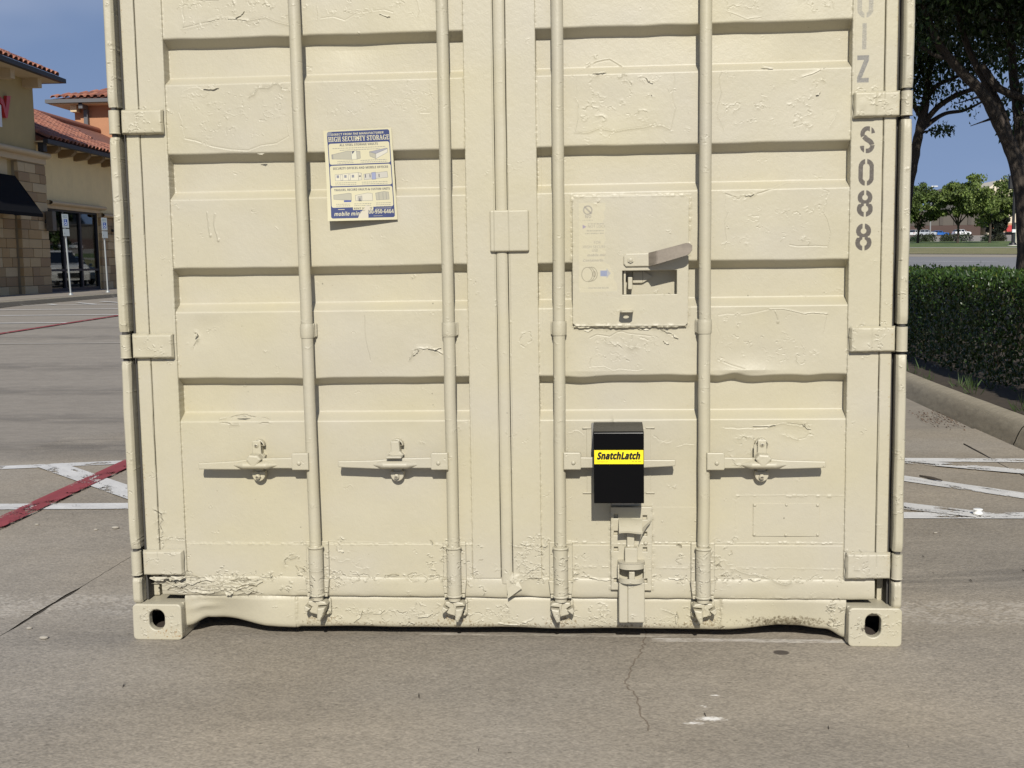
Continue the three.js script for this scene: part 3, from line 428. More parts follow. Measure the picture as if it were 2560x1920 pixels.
/* lock plate with pin slot, swing cover and padlock tab */
{
  const g = group('lock_plate', box20), op = [[0.3655, 1.0965], [0.531, 1.0965], [0.531, 1.1695], [0.3655, 1.1695]];
  const out = [[0.222, 1.001], [0.556, 0.999], [0.565, 1.008], [0.568, 1.385], [0.556, 1.396], [0.224, 1.397], [0.214, 1.388], [0.2125, 1.01]];
  mesh('plate', P([extrude(out, -0.041, -0.026, 0.002, [op])]), paint, g);
  mesh('slot_pin', P([box(0.3825, 0.3965, 1.112, 1.15, -0.075, -0.03, 0.003)]), paint, g);
  mesh('slot_bracket', P([box(0.37, 0.376, 1.097, 1.169, -0.082, -0.041), box(0.398, 0.43, 1.13, 1.168, -0.084, -0.072, 0.003), extrude([[0.43, 1.168], [0.43, 1.132], [0.46, 1.15]].reverse(), -0.084, -0.072)]), paint, g);
  mesh('pivot_bolt', P([cylZ(0.3905, 1.2025, -0.03, -0.013, 0.0095, 6), dome(0.3905, 1.2025, -0.0135, 0.0065, 0.003)]), paint, g);
  mesh('cover_arm', P([extrude([[0.376, 1.182], [0.449, 1.182], [0.446, 1.222], [0.377, 1.2215], [0.3695, 1.214], [0.3695, 1.19]], -0.0275, -0.0185, 0.003)]), paint, g);
  // bent outer half, darker grey-brown than the arm
  const c2 = grid(14, 6, (u, v) => { const t = u, x = 0.445 + 0.128 * t, yl = 1.182 + 0.036 * t, w = 0.041 - 0.004 * t, rnd = 0.012 * Math.pow(Math.max(0, (t - 0.86) / 0.14), 2); return [x, yl + rnd + (w - 2 * rnd) * v, -0.0185 + 0.036 * sst(0, 0.16, t) + 0.012 * t]; });
  const c3 = c2.clone().translate(0.0005, -0.001, -0.006);
  mesh('cover_end', P([c2, c3]), paintGreyBrown, g);
  mesh('weld_bead', P([grid(90, 6, (u, v) => { const x = 0.216 + 0.345 * u, a = v * Math.PI * 2, r = 0.0025 + 0.0055 * vn(u * 60, 3, 12) * vn(u * 11, 4, 2); return [x, 0.9985 + r * Math.cos(a) + (vn(u * 40, 1, 7) - 0.5) * 0.004, -0.034 + 1.4 * r * Math.sin(a)]; })]), paint, g);
  const tab = extrude([[0.358, -0.028], [0.398, -0.028], [0.398, 0.018], [0.392, 0.025], [0.364, 0.025], [0.358, 0.018]].map(([x, z]) => [x, -z]).reverse(), 0, 0.005, 0.001, [disc(0.3785, -0.002, 0.0095)]);
  mesh('padlock_tab', P([tab.rotateX(-Math.PI / 2).translate(0, 1.0445, 0)]), paint, g);
}

/* slide bolt at the foot of the door */
{
  const g = group('slide_bolt', box20), sq = (x, y) => [[x - 0.0065, y - 0.0068], [x + 0.0065, y - 0.0068], [x + 0.0065, y + 0.0068], [x - 0.0065, y + 0.0068]];
  const holes = []; for (const [x, ys] of [[0.342, [0.4066, 0.353, 0.302, 0.202]], [0.432, [0.4027, 0.35, 0.301, 0.2005]]]) for (const y of ys) holes.push(sq(x, y));
  mesh('base_plate', P([extrude([[0.326, 0.171], [0.452, 0.169], [0.4555, 0.436], [0.3265, 0.436]], -0.037, -0.018, 0.002, holes)]), paint, g);
  mesh('backing', P([box(0.33, 0.45, 0.175, 0.43, -0.0365, -0.03)]), paint, g);
  mesh('bolt_bar', P([box(0.3755, 0.3985, 0.24, 0.366, -0.018, 0.004, 0.003)]), paint, g);
  mesh('bolt_block', P([box(0.3685, 0.4075, 0.262, 0.313, -0.018, 0.016, 0.003)]), paint, g);
  mesh('hood', P([grid(10, 5, (u, v) => [0.3505 + 0.072 * u, 0.4 - 0.026 * v * v - 0.004 * v + 0.002 * Math.sin(u * 5), -0.018 + 0.052 * v]), grid(10, 2, (u, v) => [0.3505 + 0.072 * u, 0.3702 - 0.006 * v + 0.002 * Math.sin(u * 5), 0.034 - 0.001 * v])]), paint, g);
  mesh('torn_strip', P([grid(6, 3, (u, v) => [0.4235 + 0.03 * u * (1 - 0.2 * v) - 0.01 * v * (1 - u), 0.383 + 0.018 * u - (0.012 + 0.03 * (1 - u) * (1 - u)) * v, 0.03 - 0.035 * u + 0.006 * v])]), paint, g);
  const ring = (r, h, y) => grid(20, 4, (u, v) => { const a = Math.PI * (0.0 + u); return [0.389 - r * Math.cos(a), y + h * v, -0.018 + (0.022 + r * 0.8) * Math.pow(Math.sin(a), 0.55)]; });
  mesh('collar', P([ring(0.042, 0.018, 0.25), ring(0.041, 0.016, 0.205), extrude(Array.from({ length: 21 }, (_, i) => { const a = Math.PI * i / 20; return [0.389 + 0.042 * Math.cos(a), 0.018 - (0.022 + 0.0336) * Math.pow(Math.sin(a), 0.55)]; }), 0, 0.003).rotateX(-Math.PI / 2).translate(0, 0.2665, 0.0).scale(1, 1, 1), box(0.346, 0.3515, 0.215, 0.26, -0.018, 0.014, 0.002), box(0.4265, 0.432, 0.215, 0.26, -0.018, 0.014, 0.002), box(0.3805, 0.3985, 0.213, 0.242, -0.018, 0.03, 0.003)]), paint, g);
    mesh('tube', P([box(0.3492, 0.3775, 0.0745, 0.205, -0.03, 0.017, 0.005), box(0.3765, 0.4295, 0.0765, 0.205, -0.03, 0.02, 0.005)]), paint, g);
  mesh('bolt_nut', P([dome(0.434, 0.3225, -0.0185, 0.007, 0.009)]), paint, g);
}

/* identification plate with rivets, lower right */
{
  const g = group('data_plate', box20);
  mesh('plate', P([box(0.768, 0.971, 0.3395, 0.4435, -0.041, -0.0375, 0.001)]), paint, g);
  for (const [x, y] of [[0.773, 0.438], [0.87, 0.4395], [0.965, 0.438], [0.772, 0.345], [0.869, 0.344], [0.966, 0.345]]) mesh('rivet', P([dome(x, y, -0.0378, 0.005, 0.004)]), paint, g);
  for (const [x, y] of [[0.487, 0.386], [0.59, 0.388]]) mesh('rivet', P([dome(x, y, -0.041, 0.0045, 0.004)]), paint, g);
  mesh('patch', P([box(0.457, 0.598, 0.322, 0.432, -0.044, -0.0388, 0.001)]), paint, g);
}
/* plate behind the lock box */
mesh('mounting_plate', P([box(0.252, 0.452, 0.476, 0.682, -0.044, -0.037, 0.002), ...[[0.253, 0.682], [0.45, 0.682], [0.253, 0.477], [0.45, 0.477]].map(([x, y]) => box(x - 0.014, x + 0.014, y - 0.002, y + 0.003, -0.041, -0.034, 0.002))]), paint, box20);

/* curls of paint that stand off the steel */
{
  const r = rng(3131);
  const curl = (x, y, w, h, z, lift, ang, up) => { const s = r() * 50, ca = Math.cos(ang), sa = Math.sin(ang); mesh('paint_flake', P([grid(10, 4, (u, v) => { const e = v > 0.9 ? (vn(u * 7 + s, 2, 5) - 0.4) * h * 0.9 : v < 0.1 ? (vn(u * 5 + s, 7, 5) - 0.5) * h * 0.3 : 0, a = (u - 0.5) * w, b = (v * h + e) * (up ? 1 : -1) * (0.4 + Math.sin(Math.PI * clamp(u, 0.04, 0.96))), t = v * v; return [x + a * ca - b * sa, y + a * sa + b * ca, z + lift * t * (0.35 + vn(u * 4 + s, 3, 9)) + 0.0006]; })]), paint, box20); };
  for (let i = 0; i < 16; i++) curl(-1.13 + r() * 0.3, 0.155 + r() * 0.05, 0.03 + r() * 0.06, 0.005 + r() * 0.005, -0.0335, 0.003 + r() * 0.004, (r() - 0.5) * 0.3, r() < 0.5);
  for (let i = 0; i < 5; i++) curl(-1.15 + r() * 0.1, 0.2035 + r() * 0.004, 0.03 + r() * 0.03, 0.006, -0.018, 0.005, (r() - 0.5) * 0.2, false);
  for (let i = 0; i < 9; i++) curl(-1.0 + r() * 2.0, 0.2075, 0.03 + r() * 0.05, 0.004 + r() * 0.003, -0.035, 0.003, (r() - 0.5) * 0.15, r() < 0.5);
  for (const rx of [-0.612, -0.169, 0.168, 0.612]) for (let i = 0; i < 4; i++) curl(rx + (r() < 0.5 ? -1 : 1) * (0.045 + r() * 0.04), 0.2 + r() * 0.12, 0.012 + r() * 0.016, 0.004 + r() * 0.004, -0.037, 0.0045, (r() - 0.5) * 2.4, r() < 0.5);
  for (const [x, y, w, a] of [[-0.49, 0.072, 0.05, 0.9], [-0.27, 0.078, 0.05, 0.2], [0.0, 0.052, 0.07, -0.1], [0.3, 0.085, 0.03, -0.9], [0.53, 0.075, 0.04, 1.5], [-0.42, 0.088, 0.04, 0.3], [0.06, 0.065, 0.04, 0.4], [1.02, 0.11, 0.03, 0.1], [1.015, 0.06, 0.03, -0.2]]) curl(x, y, w, 0.005, -0.046, 0.004, a, false);
  for (const [x, y, w, a] of [[0.43, 0.992, 0.05, -0.1], [0.5, 0.985, 0.05, -0.4], [0.53, 0.968, 0.03, -0.7], [0.26, 0.99, 0.04, 0.2], [-0.22, 0.938, 0.06, 0.05], [-0.28, 0.925, 0.04, 0.8], [-0.982, 0.985, 0.03, 1.2], [-0.84, 0.726, 0.06, 0], [0.8, 0.69, 0.1, 0.05], [0.93, 0.685, 0.04, -0.5], [-0.75, 1.548, 0.03, 0], [-0.9, 1.751, 0.07, 0.05], [-0.35, 1.955, 0.05, -0.3], [-0.8, 1.97, 0.05, 0.6], [0.3, 1.768, 0.06, 0.1], [0.45, 1.74, 0.04, -0.7], [0.8, 1.77, 0.05, -0.2], [0.95, 1.69, 0.025, 0.7], [0.75, 1.395, 0.04, 0.1], [0.5, 0.95, 0.03, -0.5], [0.06, 0.315, 0.06, -0.1], [0.08, 0.235, 0.04, 0.3]]) curl(x, y, w * 0.7, 0.0034, y > 1.0 && x > 0.2 && x < 0.55 && y < 1.4 ? -0.026 : x > -0.11 && x < 0.107 ? -0.0335 : -0.0385, 0.0024, a, false);
}
/* body of the container behind the doors */
{
  const creamPlain = paint, Lz = -6.06;
  for (const sx of [-1, 1]) {
    const w = group('side_wall', box20), n = 22, pitch = (6.06 - 0.34) / n, pts = [];
    for (let i = 0; i < n; i++) { const z = -0.17 - i * pitch; pts.push([z, 0], [z - pitch * 0.25, 0], [z - pitch * 0.5, 0.036], [z - pitch * 0.75, 0.036]); } pts.push([-0.17 - n * pitch, 0]);
    mesh('corrugated_sheet', [grid(pts.length - 1, 1, (u, v) => { const q = pts[Math.round(u * (pts.length - 1))]; return [sx * (1.205 - q[1]), 0.16 + v * 2.3, q[0]]; }, q => [q[2] * 0.4, q[1] / PY])], creamPlain, w);
    mesh('bottom_rail', P([box(Math.min(sx * 1.17, sx * 1.212), Math.max(sx * 1.17, sx * 1.212), 0.03, 0.17, Lz + 0.16, -0.17)]), creamPlain, w);
    mesh('top_rail', P([box(Math.min(sx * 1.16, sx * 1.212), Math.max(sx * 1.16, sx * 1.212), 2.44, 2.52, Lz + 0.16, -0.17)]), creamPlain, w);
  }
  mesh('roof', P([box(-1.2, 1.2, 2.52, 2.56, Lz + 0.1, -0.17)]), creamPlain, box20);
  mesh('header', P([box(-1.2, 1.2, 2.502, 2.585, -0.17, -0.004, 0.006)]), creamPlain, box20);
  mesh('end_wall', P([box(-1.2, 1.2, 0.03, 2.56, Lz, Lz + 0.09)]), creamPlain, box20);
  mesh('underframe', [box(-1.16, 1.16, 0.14, 0.2, Lz + 0.1, -0.161), ...Array.from({ length: 12 }, (_, i) => box(-1.16, 1.16, 0.045, 0.139, -0.6 - i * 0.46, -0.55 - i * 0.46))], sealRubber, box20);
}

/* ---------- black lock box over the handle ---------- */
{
  const g = group('lock_box'); tag(g, 'glossy black steel lock box with a yellow lettered band, over a door handle', 'lock box');
  const black = new THREE.MeshPhysicalMaterial({ color: new THREE.Color().setRGB(0.004, 0.004, 0.0045), roughness: 0.2, specularIntensity: 0.16 });
  // side outline: back edge, gently sloping top, rounded front edge
  const prof = [[-0.034, 0.471], [0.082, 0.4695], [0.0835, 0.472], [0.0835, 0.682]]; for (let i = 1; i <= 6; i++) { const a = i / 6 * Math.PI * 0.44; prof.push([0.0765 + 0.007 * Math.cos(a), 0.682 + 0.007 * Math.sin(a)]); } prof.push([-0.034, 0.7015]);
  mesh('body', [extrude(prof.map(([z, y]) => [-z, y]).reverse(), 0, 0.151, 0.0015).rotateY(Math.PI / 2).translate(0.2745, 0, 0)], black, g);
  const cv = document.createElement('canvas'); cv.width = 740; cv.height = 208; const c = cv.getContext('2d');
  c.fillStyle = 'rgb(250,226,30)'; c.fillRect(0, 0, 740, 208); c.strokeStyle = 'rgb(215,190,20)'; c.lineWidth = 3; c.strokeRect(6, 6, 728, 196);
  c.fillStyle = 'rgb(20,18,14)'; c.font = 'italic bold 140px sans-serif'; c.save(); const tw = c.measureText('SnatchLatch').width; c.translate(38, 136); c.scale(650 / tw, 1); c.fillText('SnatchLatch', 0, 0); c.lineWidth = 13; c.lineJoin = 'round'; c.strokeStyle = c.fillStyle; c.strokeText('SnatchLatch', 0, 0); c.restore();
  c.font = 'bold 22px sans-serif'; c.fillText('snatchlatch.com', 34, 182); for (let i = 0; i < 12; i++) { if (i === 3 || i === 7) continue; c.fillRect(566 + i * 12, 168, 8, 12); } for (let i = 0; i < 6; i++) c.fillRect(374 + i * 8, 172, 5, 7); c.beginPath(); c.arc(704, 130, 5, 0, 7); c.fill();
  const t = canvasTex(cv); t.wrapS = t.wrapT = THREE.ClampToEdgeWrapping;
  const l = mesh('label', new THREE.PlaneGeometry(0.1475, 0.0425).translate(0.35, 0.6115, 0.0842), new THREE.MeshStandardMaterial({ map: t, roughness: 0.45 }), g); l.userData.label = 'yellow band reading SnatchLatch';
  mesh('mounting_flange', [box(0.268, 0.278, 0.53, 0.7, -0.037, -0.028), box(0.33, 0.4, 0.443, 0.472, -0.036, -0.022)], std([0.3, 0.29, 0.26], 0.5, { metalness: 0.6 }), g);
}

/* ---------- leaflet ---------- */
{
  const W = 848, H = 1120, cv = document.createElement('canvas'); cv.width = W; cv.height = H; const c = cv.getContext('2d'), r = rng(31);
  const BL = 'rgb(42,54,98)', CR = 'rgb(190,183,152)', GR = 'rgb(58,60,74)';
  c.fillStyle = CR; c.fillRect(0, 0, W, H); c.fillStyle = BL; c.beginPath(); c.roundRect(42, 18, 778, 1072, 26); c.fill();
  const fit = (s, x, y, w, h, font, col) => { c.save(); c.font = font.replace('#', h); const m = c.measureText(s).width; c.translate(x, y); c.scale(w / m, 1); c.fillStyle = col; c.fillText(s, 0, 0); c.restore(); };
  fit('DIRECT FROM THE MANUFACTURER', 96, 66, 650, 36, 'italic bold #px sans-serif', CR);
  c.save(); c.translate(0, 0); fit('HIGH SECURITY STORAGE', 52, 140, 762, 82, 'bold #px serif', CR); fit('HIGH SECURITY STORAGE', 53, 141, 762, 82, 'bold #px serif', CR); c.restore();
  const panel = (y, h) => { c.fillStyle = CR; c.beginPath(); c.roundRect(52, y, 758, h, 26); c.fill(); };
  panel(164, 258); panel(436, 254); panel(704, 252);
  fit('ALL STEEL STORAGE VAULTS', 190, 200, 480, 38, 'bold #px sans-serif', GR); fit('SECURITY OFFICES AND MOBILE OFFICES', 88, 486, 690, 40, 'bold #px sans-serif', GR); fit('TRAILERS, RECORD VAULTS & CUSTOM UNITS', 90, 752, 690, 38, 'bold #px sans-serif', GR);
  const lines = (x, y, w, n) => { c.fillStyle = 'rgba(70,72,90,0.65)'; for (let k = 0; k < n; k++) for (let t = 0; t < w;) { const l = 6 + r() * 26; c.fillRect(x + t, y + k * 22, Math.min(l, w - t), 6); t += l + 6; } };
  lines(100, 222, 660, 1); lines(190, 246, 500, 1); lines(150, 382, 200, 2); lines(440, 380, 330, 2); lines(110, 648, 260, 2); lines(440, 648, 320, 2); lines(110, 912, 170, 2); lines(330, 912, 210, 2); lines(600, 908, 180, 3);
  c.lineWidth = 3; c.strokeStyle = 'rgba(80,82,96,0.9)';
  const pg = (a, f) => { c.beginPath(); a.forEach((p, i) => i ? c.lineTo(...p) : c.moveTo(...p)); c.closePath(); if (f) { c.fillStyle = f; c.fill(); } c.stroke(); };
  const shade = 'rgba(130,128,124,0.5)';
  pg([[84, 300], [280, 262], [330, 268], [330, 366], [84, 352]], shade); pg([[330, 268], [396, 262], [396, 366], [330, 366]], 'rgba(194,190,168,1)'); pg([[340, 268], [372, 264], [345, 300]], 'rgb(50,54,80)'); pg([[396, 266], [440, 270], [440, 356], [396, 366]], shade); pg([[84, 300], [98, 300], [98, 354], [84, 352]], shade);
  pg([[556, 282], [770, 244], [784, 252], [634, 308]], 'rgba(130,130,145,0.8)'); pg([[556, 282], [634, 308], [632, 370], [560, 336]], shade); pg([[634, 308], [784, 252], [780, 296], [632, 370]], 'rgba(190,188,180,0.7)');
  pg([[112, 548], [400, 530], [400, 626], [112, 622]], 'rgba(194,188,166,1)'); for (const x of [130, 224, 318]) { c.fillStyle = 'rgb(120,122,128)'; c.fillRect(x, 556, 30, 34); } for (const x of [180, 274]) c.strokeRect(x, 552, 26, 66); pg([[400, 530], [442, 540], [442, 620], [400, 626]], 'rgba(186,180,160,1)'); c.fillStyle = 'rgb(30,32,44)'; c.fillRect(408, 568, 22, 14);
  pg([[470, 552], [760, 528], [766, 600], [470, 622]], 'rgba(176,172,160,1)'); pg([[566, 536], [616, 532], [616, 620], [566, 622]], 'rgba(130,136,166,0.9)'); c.fillStyle = 'rgb(60,62,80)'; for (const x of [484, 540, 652]) c.fillRect(x, 556, 10, 40);
  pg([[82, 800], [270, 780], [300, 786], [300, 872], [82, 852]], shade); c.fillStyle = 'rgb(60,74,130)'; c.fillRect(206, 868, 90, 22);
  pg([[350, 810], [500, 784], [560, 792], [560, 878], [350, 876]], 'rgba(188,182,162,1)'); pg([[380, 826], [430, 818], [430, 872], [380, 874]], shade); c.strokeStyle = 'rgb(40,42,60)'; c.lineWidth = 8; c.beginPath(); c.moveTo(404, 840); c.lineTo(402, 862); c.lineTo(392, 886); c.moveTo(402, 862); c.lineTo(418, 886); c.stroke(); c.lineWidth = 3; c.strokeStyle = 'rgba(80,82,96,0.9)';
  pg([[600, 790], [700, 772], [760, 780], [764, 870], [606, 874]], shade); for (const x of [640, 690, 730]) { c.beginPath(); c.moveTo(x, 784); c.lineTo(x, 872); c.stroke(); }
  c.fillStyle = CR; c.fillRect(312, 950, 250, 40); fit('RENT OR BUY', 322, 983, 228, 30, 'bold #px sans-serif', 'rgb(60,60,70)');
  fit('mobile mini', 76, 1058, 330, 66, 'italic bold #px sans-serif', CR); fit('800-950-6464', 470, 1040, 340, 70, 'bold #px sans-serif', CR); lines(100, 1072, 300, 1); c.fillStyle = CR; for (let i = 0; i < 14; i++) { c.fillRect(590 + i * 14, 972, 10, 5); c.fillRect(560 + i * 8, 1066, 5, 5); } c.fillRect(130, 976, 80, 7);
  // torn away piece shows the paint behind; scuffs
  c.fillStyle = 'rgb(186,178,158)'; c.beginPath(); for (const [x, y] of [[470, 936], [520, 944], [522, 985], [498, 996], [496, 1092], [368, 1092], [386, 1050], [420, 1004], [446, 985]]) c.lineTo(x, y); c.fill();
  c.strokeStyle = 'rgb(60,56,48)'; c.lineWidth = 3; c.beginPath(); c.arc(444, 990, 13, 0, Math.PI); c.stroke();
  c.fillStyle = CR; c.beginPath(); c.moveTo(410, 92); c.lineTo(450, 108); c.lineTo(440, 124); c.lineTo(414, 118); c.fill(); c.fillStyle = 'rgba(188,182,156,0.5)'; c.fillRect(42, 22, 60, 46); for (let i = 0; i < 240; i++) { c.fillStyle = `rgba(188,182,156,${r() * 0.55})`; c.fillRect(42 + r() * 778, 18 + r() * 1080, 1 + r() * 7, 1 + r() * 3); }
  for (let i = 0; i < 500; i++) { c.fillStyle = `rgba(120,108,84,${r() * 0.25})`; c.fillRect(r() * W, r() * H, 1 + r() * 3, 1 + r() * 3); }
  const t = canvasTex(cv); t.wrapS = t.wrapT = THREE.ClampToEdgeWrapping;
  const c4 = [[-0.5505, 1.612], [-0.3385, 1.617], [-0.3255, 1.337], [-0.537, 1.3345]];
  const sheet = grid(12, 16, (u, v) => { const x = (c4[0][0] * (1 - u) + c4[1][0] * u) * v + (c4[3][0] * (1 - u) + c4[2][0] * u) * (1 - v), y = (c4[0][1] * (1 - u) + c4[1][1] * u) * v + (c4[3][1] * (1 - u) + c4[2][1] * u) * (1 - v); return [x, y, -0.0345 + 0.03 * (1 - u) * Math.pow(1 - v, 1.8) + 0.005 * Math.pow(1 - v, 3) + 0.002 * u * v * (1 - v) * 4]; });
  { const uv = sheet.attributes.uv; for (let j = 0; j <= 16; j++) for (let i = 0; i <= 12; i++) uv.setXY(j * 13 + i, i / 12, j / 16); }
  const g = group('leaflet'); tag(g, 'weathered blue and white printed leaflet stuck on the container door', 'leaflet');
  mesh('sheet', sheet, new THREE.MeshStandardMaterial({ map: t, roughness: 0.7 }), g);
  mesh('backing', sheet.clone().translate(0, 0, -0.0012), std([0.5, 0.46, 0.36], 0.8), g);
}

/* ---------- ground ---------- */
const CONC = [0.302, 0.263, 0.208];
function concrete(i, j, px, m, s) { // i, j texel; m metres per texel
  const k = 1 + (fbm(i * m * 0.9, j * m * 1.5, s, 4) - 0.5) * 0.3 + (fbm(i * m * 9, j * m * 14, s + 3, 3) - 0.5) * 0.17 + (vn(i / 1.5, j / 1.4, s + 5) - 0.5) * 0.44 + (vn(i / 3.1, j / 2.4, s + 6) - 0.5) * 0.24;
  const w = fbm(i * m * 1.4 + 30, j * m * 1.4, s + 8, 3) - 0.5;
  return [CONC[0] * k * (1 + w * 0.06), CONC[1] * k, CONC[2] * k * (1 - w * 0.12)];
}
const concBump = heightTex(512, (u, v, i, j) => 0.55 * vn(i / 2, j / 2, 61, 256) + 0.45 * vn(i / 8, j / 8, 62, 64), 1.3);
/* near slab: its own map of wear */
const SX0 = -3.5, SX1 = 2.93, SZ0 = -4.6, SZ1 = 1.6;
{
  const W = 2048, H = 1976, sc = W / (SX1 - SX0), cv = document.createElement('canvas'); cv.width = W; cv.height = H; const c = cv.getContext('2d'), im = c.createImageData(W, H), r = rng(808);
  for (let j = 0; j < H; j++) for (let i = 0; i < W; i++) {
    let q = concrete(i, j, W, 1 / sc, 200); const z = SZ0 + j / sc, x = SX0 + i / sc, o = (j * W + i) * 4;
    // scoured band of an old removed stripe, coarse pale grit
    const band = sst(-0.53, -0.47, z) * (1 - sst(-0.28, -0.2, z + (vn(x * 4, 2, 3) - 0.5) * 0.1));
    const grit = band * sst(0.45, 0.75, vn(i / 3, j / 2.2, 41) * 0.7 + fbm(i / 30, j / 30, 42, 2) * 0.4);
    // tyre-dark lanes across the lot
    const lane = sst(0.5, 0.72, fbm(x * 0.35 + 7, z * 1.3, 71, 3)) * 0.18, k = 1 - lane;
    q = q.map((v, n) => v * k + grit * [0.11, 0.105, 0.095][n]);
    im.data[o] = lin2s(q[0]); im.data[o + 1] = lin2s(q[1]); im.data[o + 2] = lin2s(q[2]); im.data[o + 3] = 255;
  }
  c.putImageData(im, 0, 0);
  const X = x => (x - SX0) * sc, Z = z => (z - SZ0) * sc;
  const line = (pts, col, w, j = 0) => { c.strokeStyle = col; c.lineWidth = w * sc; c.lineJoin = 'round'; c.beginPath(); pts.forEach(([x, z], i) => { if (i && j) { const [px, pz] = pts[i - 1]; for (let k = 1; k < 8; k++) c.lineTo(X(px + (x - px) * k / 8 + (r() - 0.5) * j), Z(pz + (z - pz) * k / 8 + (r() - 0.5) * j)); } c.lineTo(X(x), Z(z)); }); c.stroke(); };
  line([[0.437, -0.3], [0.437, -0.1], [0.425, 0.03], [0.39, 0.17], [0.36, 0.33], [0.383, 0.417], [0.41, 0.67]], 'rgba(70,56,42,0.65)', 0.0032, 0.014);
  for (let i = 0; i < 900; i++) { c.fillStyle = `rgba(46,40,32,${0.15 + r() * 0.3})`; c.fillRect(X(SX0 + r() * 6.4), Z(SZ0 + r() * 6.2), 1 + r() * 2.4, 1 + r() * 1.6); c.fillStyle = `rgba(225,215,195,${0.1 + r() * 0.3})`; c.fillRect(X(SX0 + r() * 6.4), Z(SZ0 + r() * 6.2), 1 + r() * 1.6, 1 + r() * 1.2); }
  // spilled white paint
  const blot = (x, z, sx, sz, n, col = '226,222,214', a = 0.8, q = 0.45) => { for (let i = 0; i < n; i++) { const g = () => (r() + r() + r() - 1.5) / 1.5; c.fillStyle = `rgba(${col},${a * (0.25 + 0.75 * r())})`; c.beginPath(); c.ellipse(X(x + g() * sx), Z(z + g() * sz), (0.8 + r() * 2.6) * q, (0.7 + r() * 1.4) * q, 0, 0, 7); c.fill(); } };
  blot(0.58, 0.585, 0.045, 0.018, 300); blot(0.53, 0.615, 0.03, 0.012, 80); blot(0.606, 0.42, 0.014, 0.005, 36); blot(0.57, 0.5, 0.02, 0.03, 10); blot(0.6, 0.9, 0.1, 0.05, 30, '200,192,176', 0.4);
  // pale scrape in front of the sill
  for (let i = 0; i < 260; i++) { c.fillStyle = `rgba(226,222,214,${r() * 0.35})`; const x = 0.45 + r() * 0.62; c.fillRect(X(x), Z(-0.05 + (r() - 0.5) * 0.03), 4 + r() * 26, 0.8 + r()); }
  for (let i = 0; i < 200; i++) { c.fillStyle = `rgba(214,208,196,${r() * 0.22})`; const x = -0.3 + r() * 0.8; c.fillRect(X(x), Z(-0.085 + (r() - 0.5) * 0.02), 4 + r() * 22, 0.8 + r()); }
  // dark round spot
  c.fillStyle = 'rgba(62,56,50,0.85)'; c.beginPath(); c.ellipse(X(0.843), Z(0.062), 0.024 * sc, 0.021 * sc, 0, 0, 7); c.fill();
  // rusty leaf stain along the kerb
  blot(2.6, -4.3, 0.3, 0.3, 240, '120,92,58', 0.12); blot(-1.9, 0.1, 0.2, 0.2, 160, '150,118,92', 0.1);
  const t = canvasTex(cv); t.wrapS = t.wrapT = THREE.ClampToEdgeWrapping;
  const JX = -1.672; // sawn joint: two slabs with a groove between
  const slab = group('concrete_slab'); struct(slab, 'near concrete paving slabs under the container', 'paving');
  const uvf = q => [(q[0] - SX0) / (SX1 - SX0), 1 - (q[2] - SZ0) / (SZ1 - SZ0)];
  const mat = new THREE.MeshStandardMaterial({ map: t, roughness: 0.9 });
  { const b = concBump.clone(); b.repeat.set(5, 4.8); b.needsUpdate = true; mat.bumpMap = b; mat.bumpScale = 0.002; }
  const edge = z => JX + (z + 0.5) * -0.02 + (vn(z * 30, 3, 4) - 0.5) * 0.006, wide = z => 0.0014 + 0.0065 * sst(-0.62, -0.5, z) * (1 - sst(-0.2, -0.05, z)) * (0.6 + vn(z * 18, 7, 1));
  const side = (a, b) => grid(6, 160, (u, v) => { const z = SZ1 + (SZ0 - SZ1) * v, x0 = a(z), x1 = b(z); return [x0 + (x1 - x0) * u, 0, z]; }, uvf);
  mesh('slab', side(() => SX0, z => edge(z) - wide(z)), mat, slab); mesh('slab', side(z => edge(z) + wide(z), () => SX1), mat, slab);
  mesh('joint_filler', grid(1, 40, (u, v) => [JX - 0.15 + 0.3 * u, -0.0045, SZ1 + (SZ0 - SZ1) * v]), std([0.05, 0.042, 0.032], 0.95), slab);
}
/* the lot and the land beyond, one sheet */
const lotTex = tileTex(1024, (u, v, i, j) => { const n = vn(i / 2, j / 2, 401, 512) - 0.5, f = vn(i / 16, j / 8, 402, 64) - 0.5 + (vn(i / 64, j / 32, 403, 16) - 0.5) * 0.8, k = 1 + n * 0.2 + f * 0.14; return [0.268 * k, 0.236 * k, 0.192 * k]; }, 5);
{
  const ax = (lo, hi, c, n, p) => { const o = []; for (let i = 0; i <= n; i++) { const t = i / n * 2 - 1; o.push(c + Math.sign(t) * Math.pow(Math.abs(t), p) * (t < 0 ? c - lo : hi - c)); } return o; };
  const xs = ax(-900, 900, 0, 90, 2.6), zs = ax(-1400, 200, -10, 130, 2.4);
  const g = grid(90, 130, (u, v, i, j) => { const x = xs[i], z = zs[130 - j]; const near = x > SX0 - 0.05 && x < 3.3 && z > SZ0 - 0.05 && z < SZ1; return [x, ter(x, z) - (near ? 0.05 : 0.006), z]; });
  const m = mesh('ground', g, new THREE.MeshStandardMaterial({ map: lotTex, roughness: 0.92 })); struct(m, 'wide concrete parking lot stretching behind the container', 'ground');
}
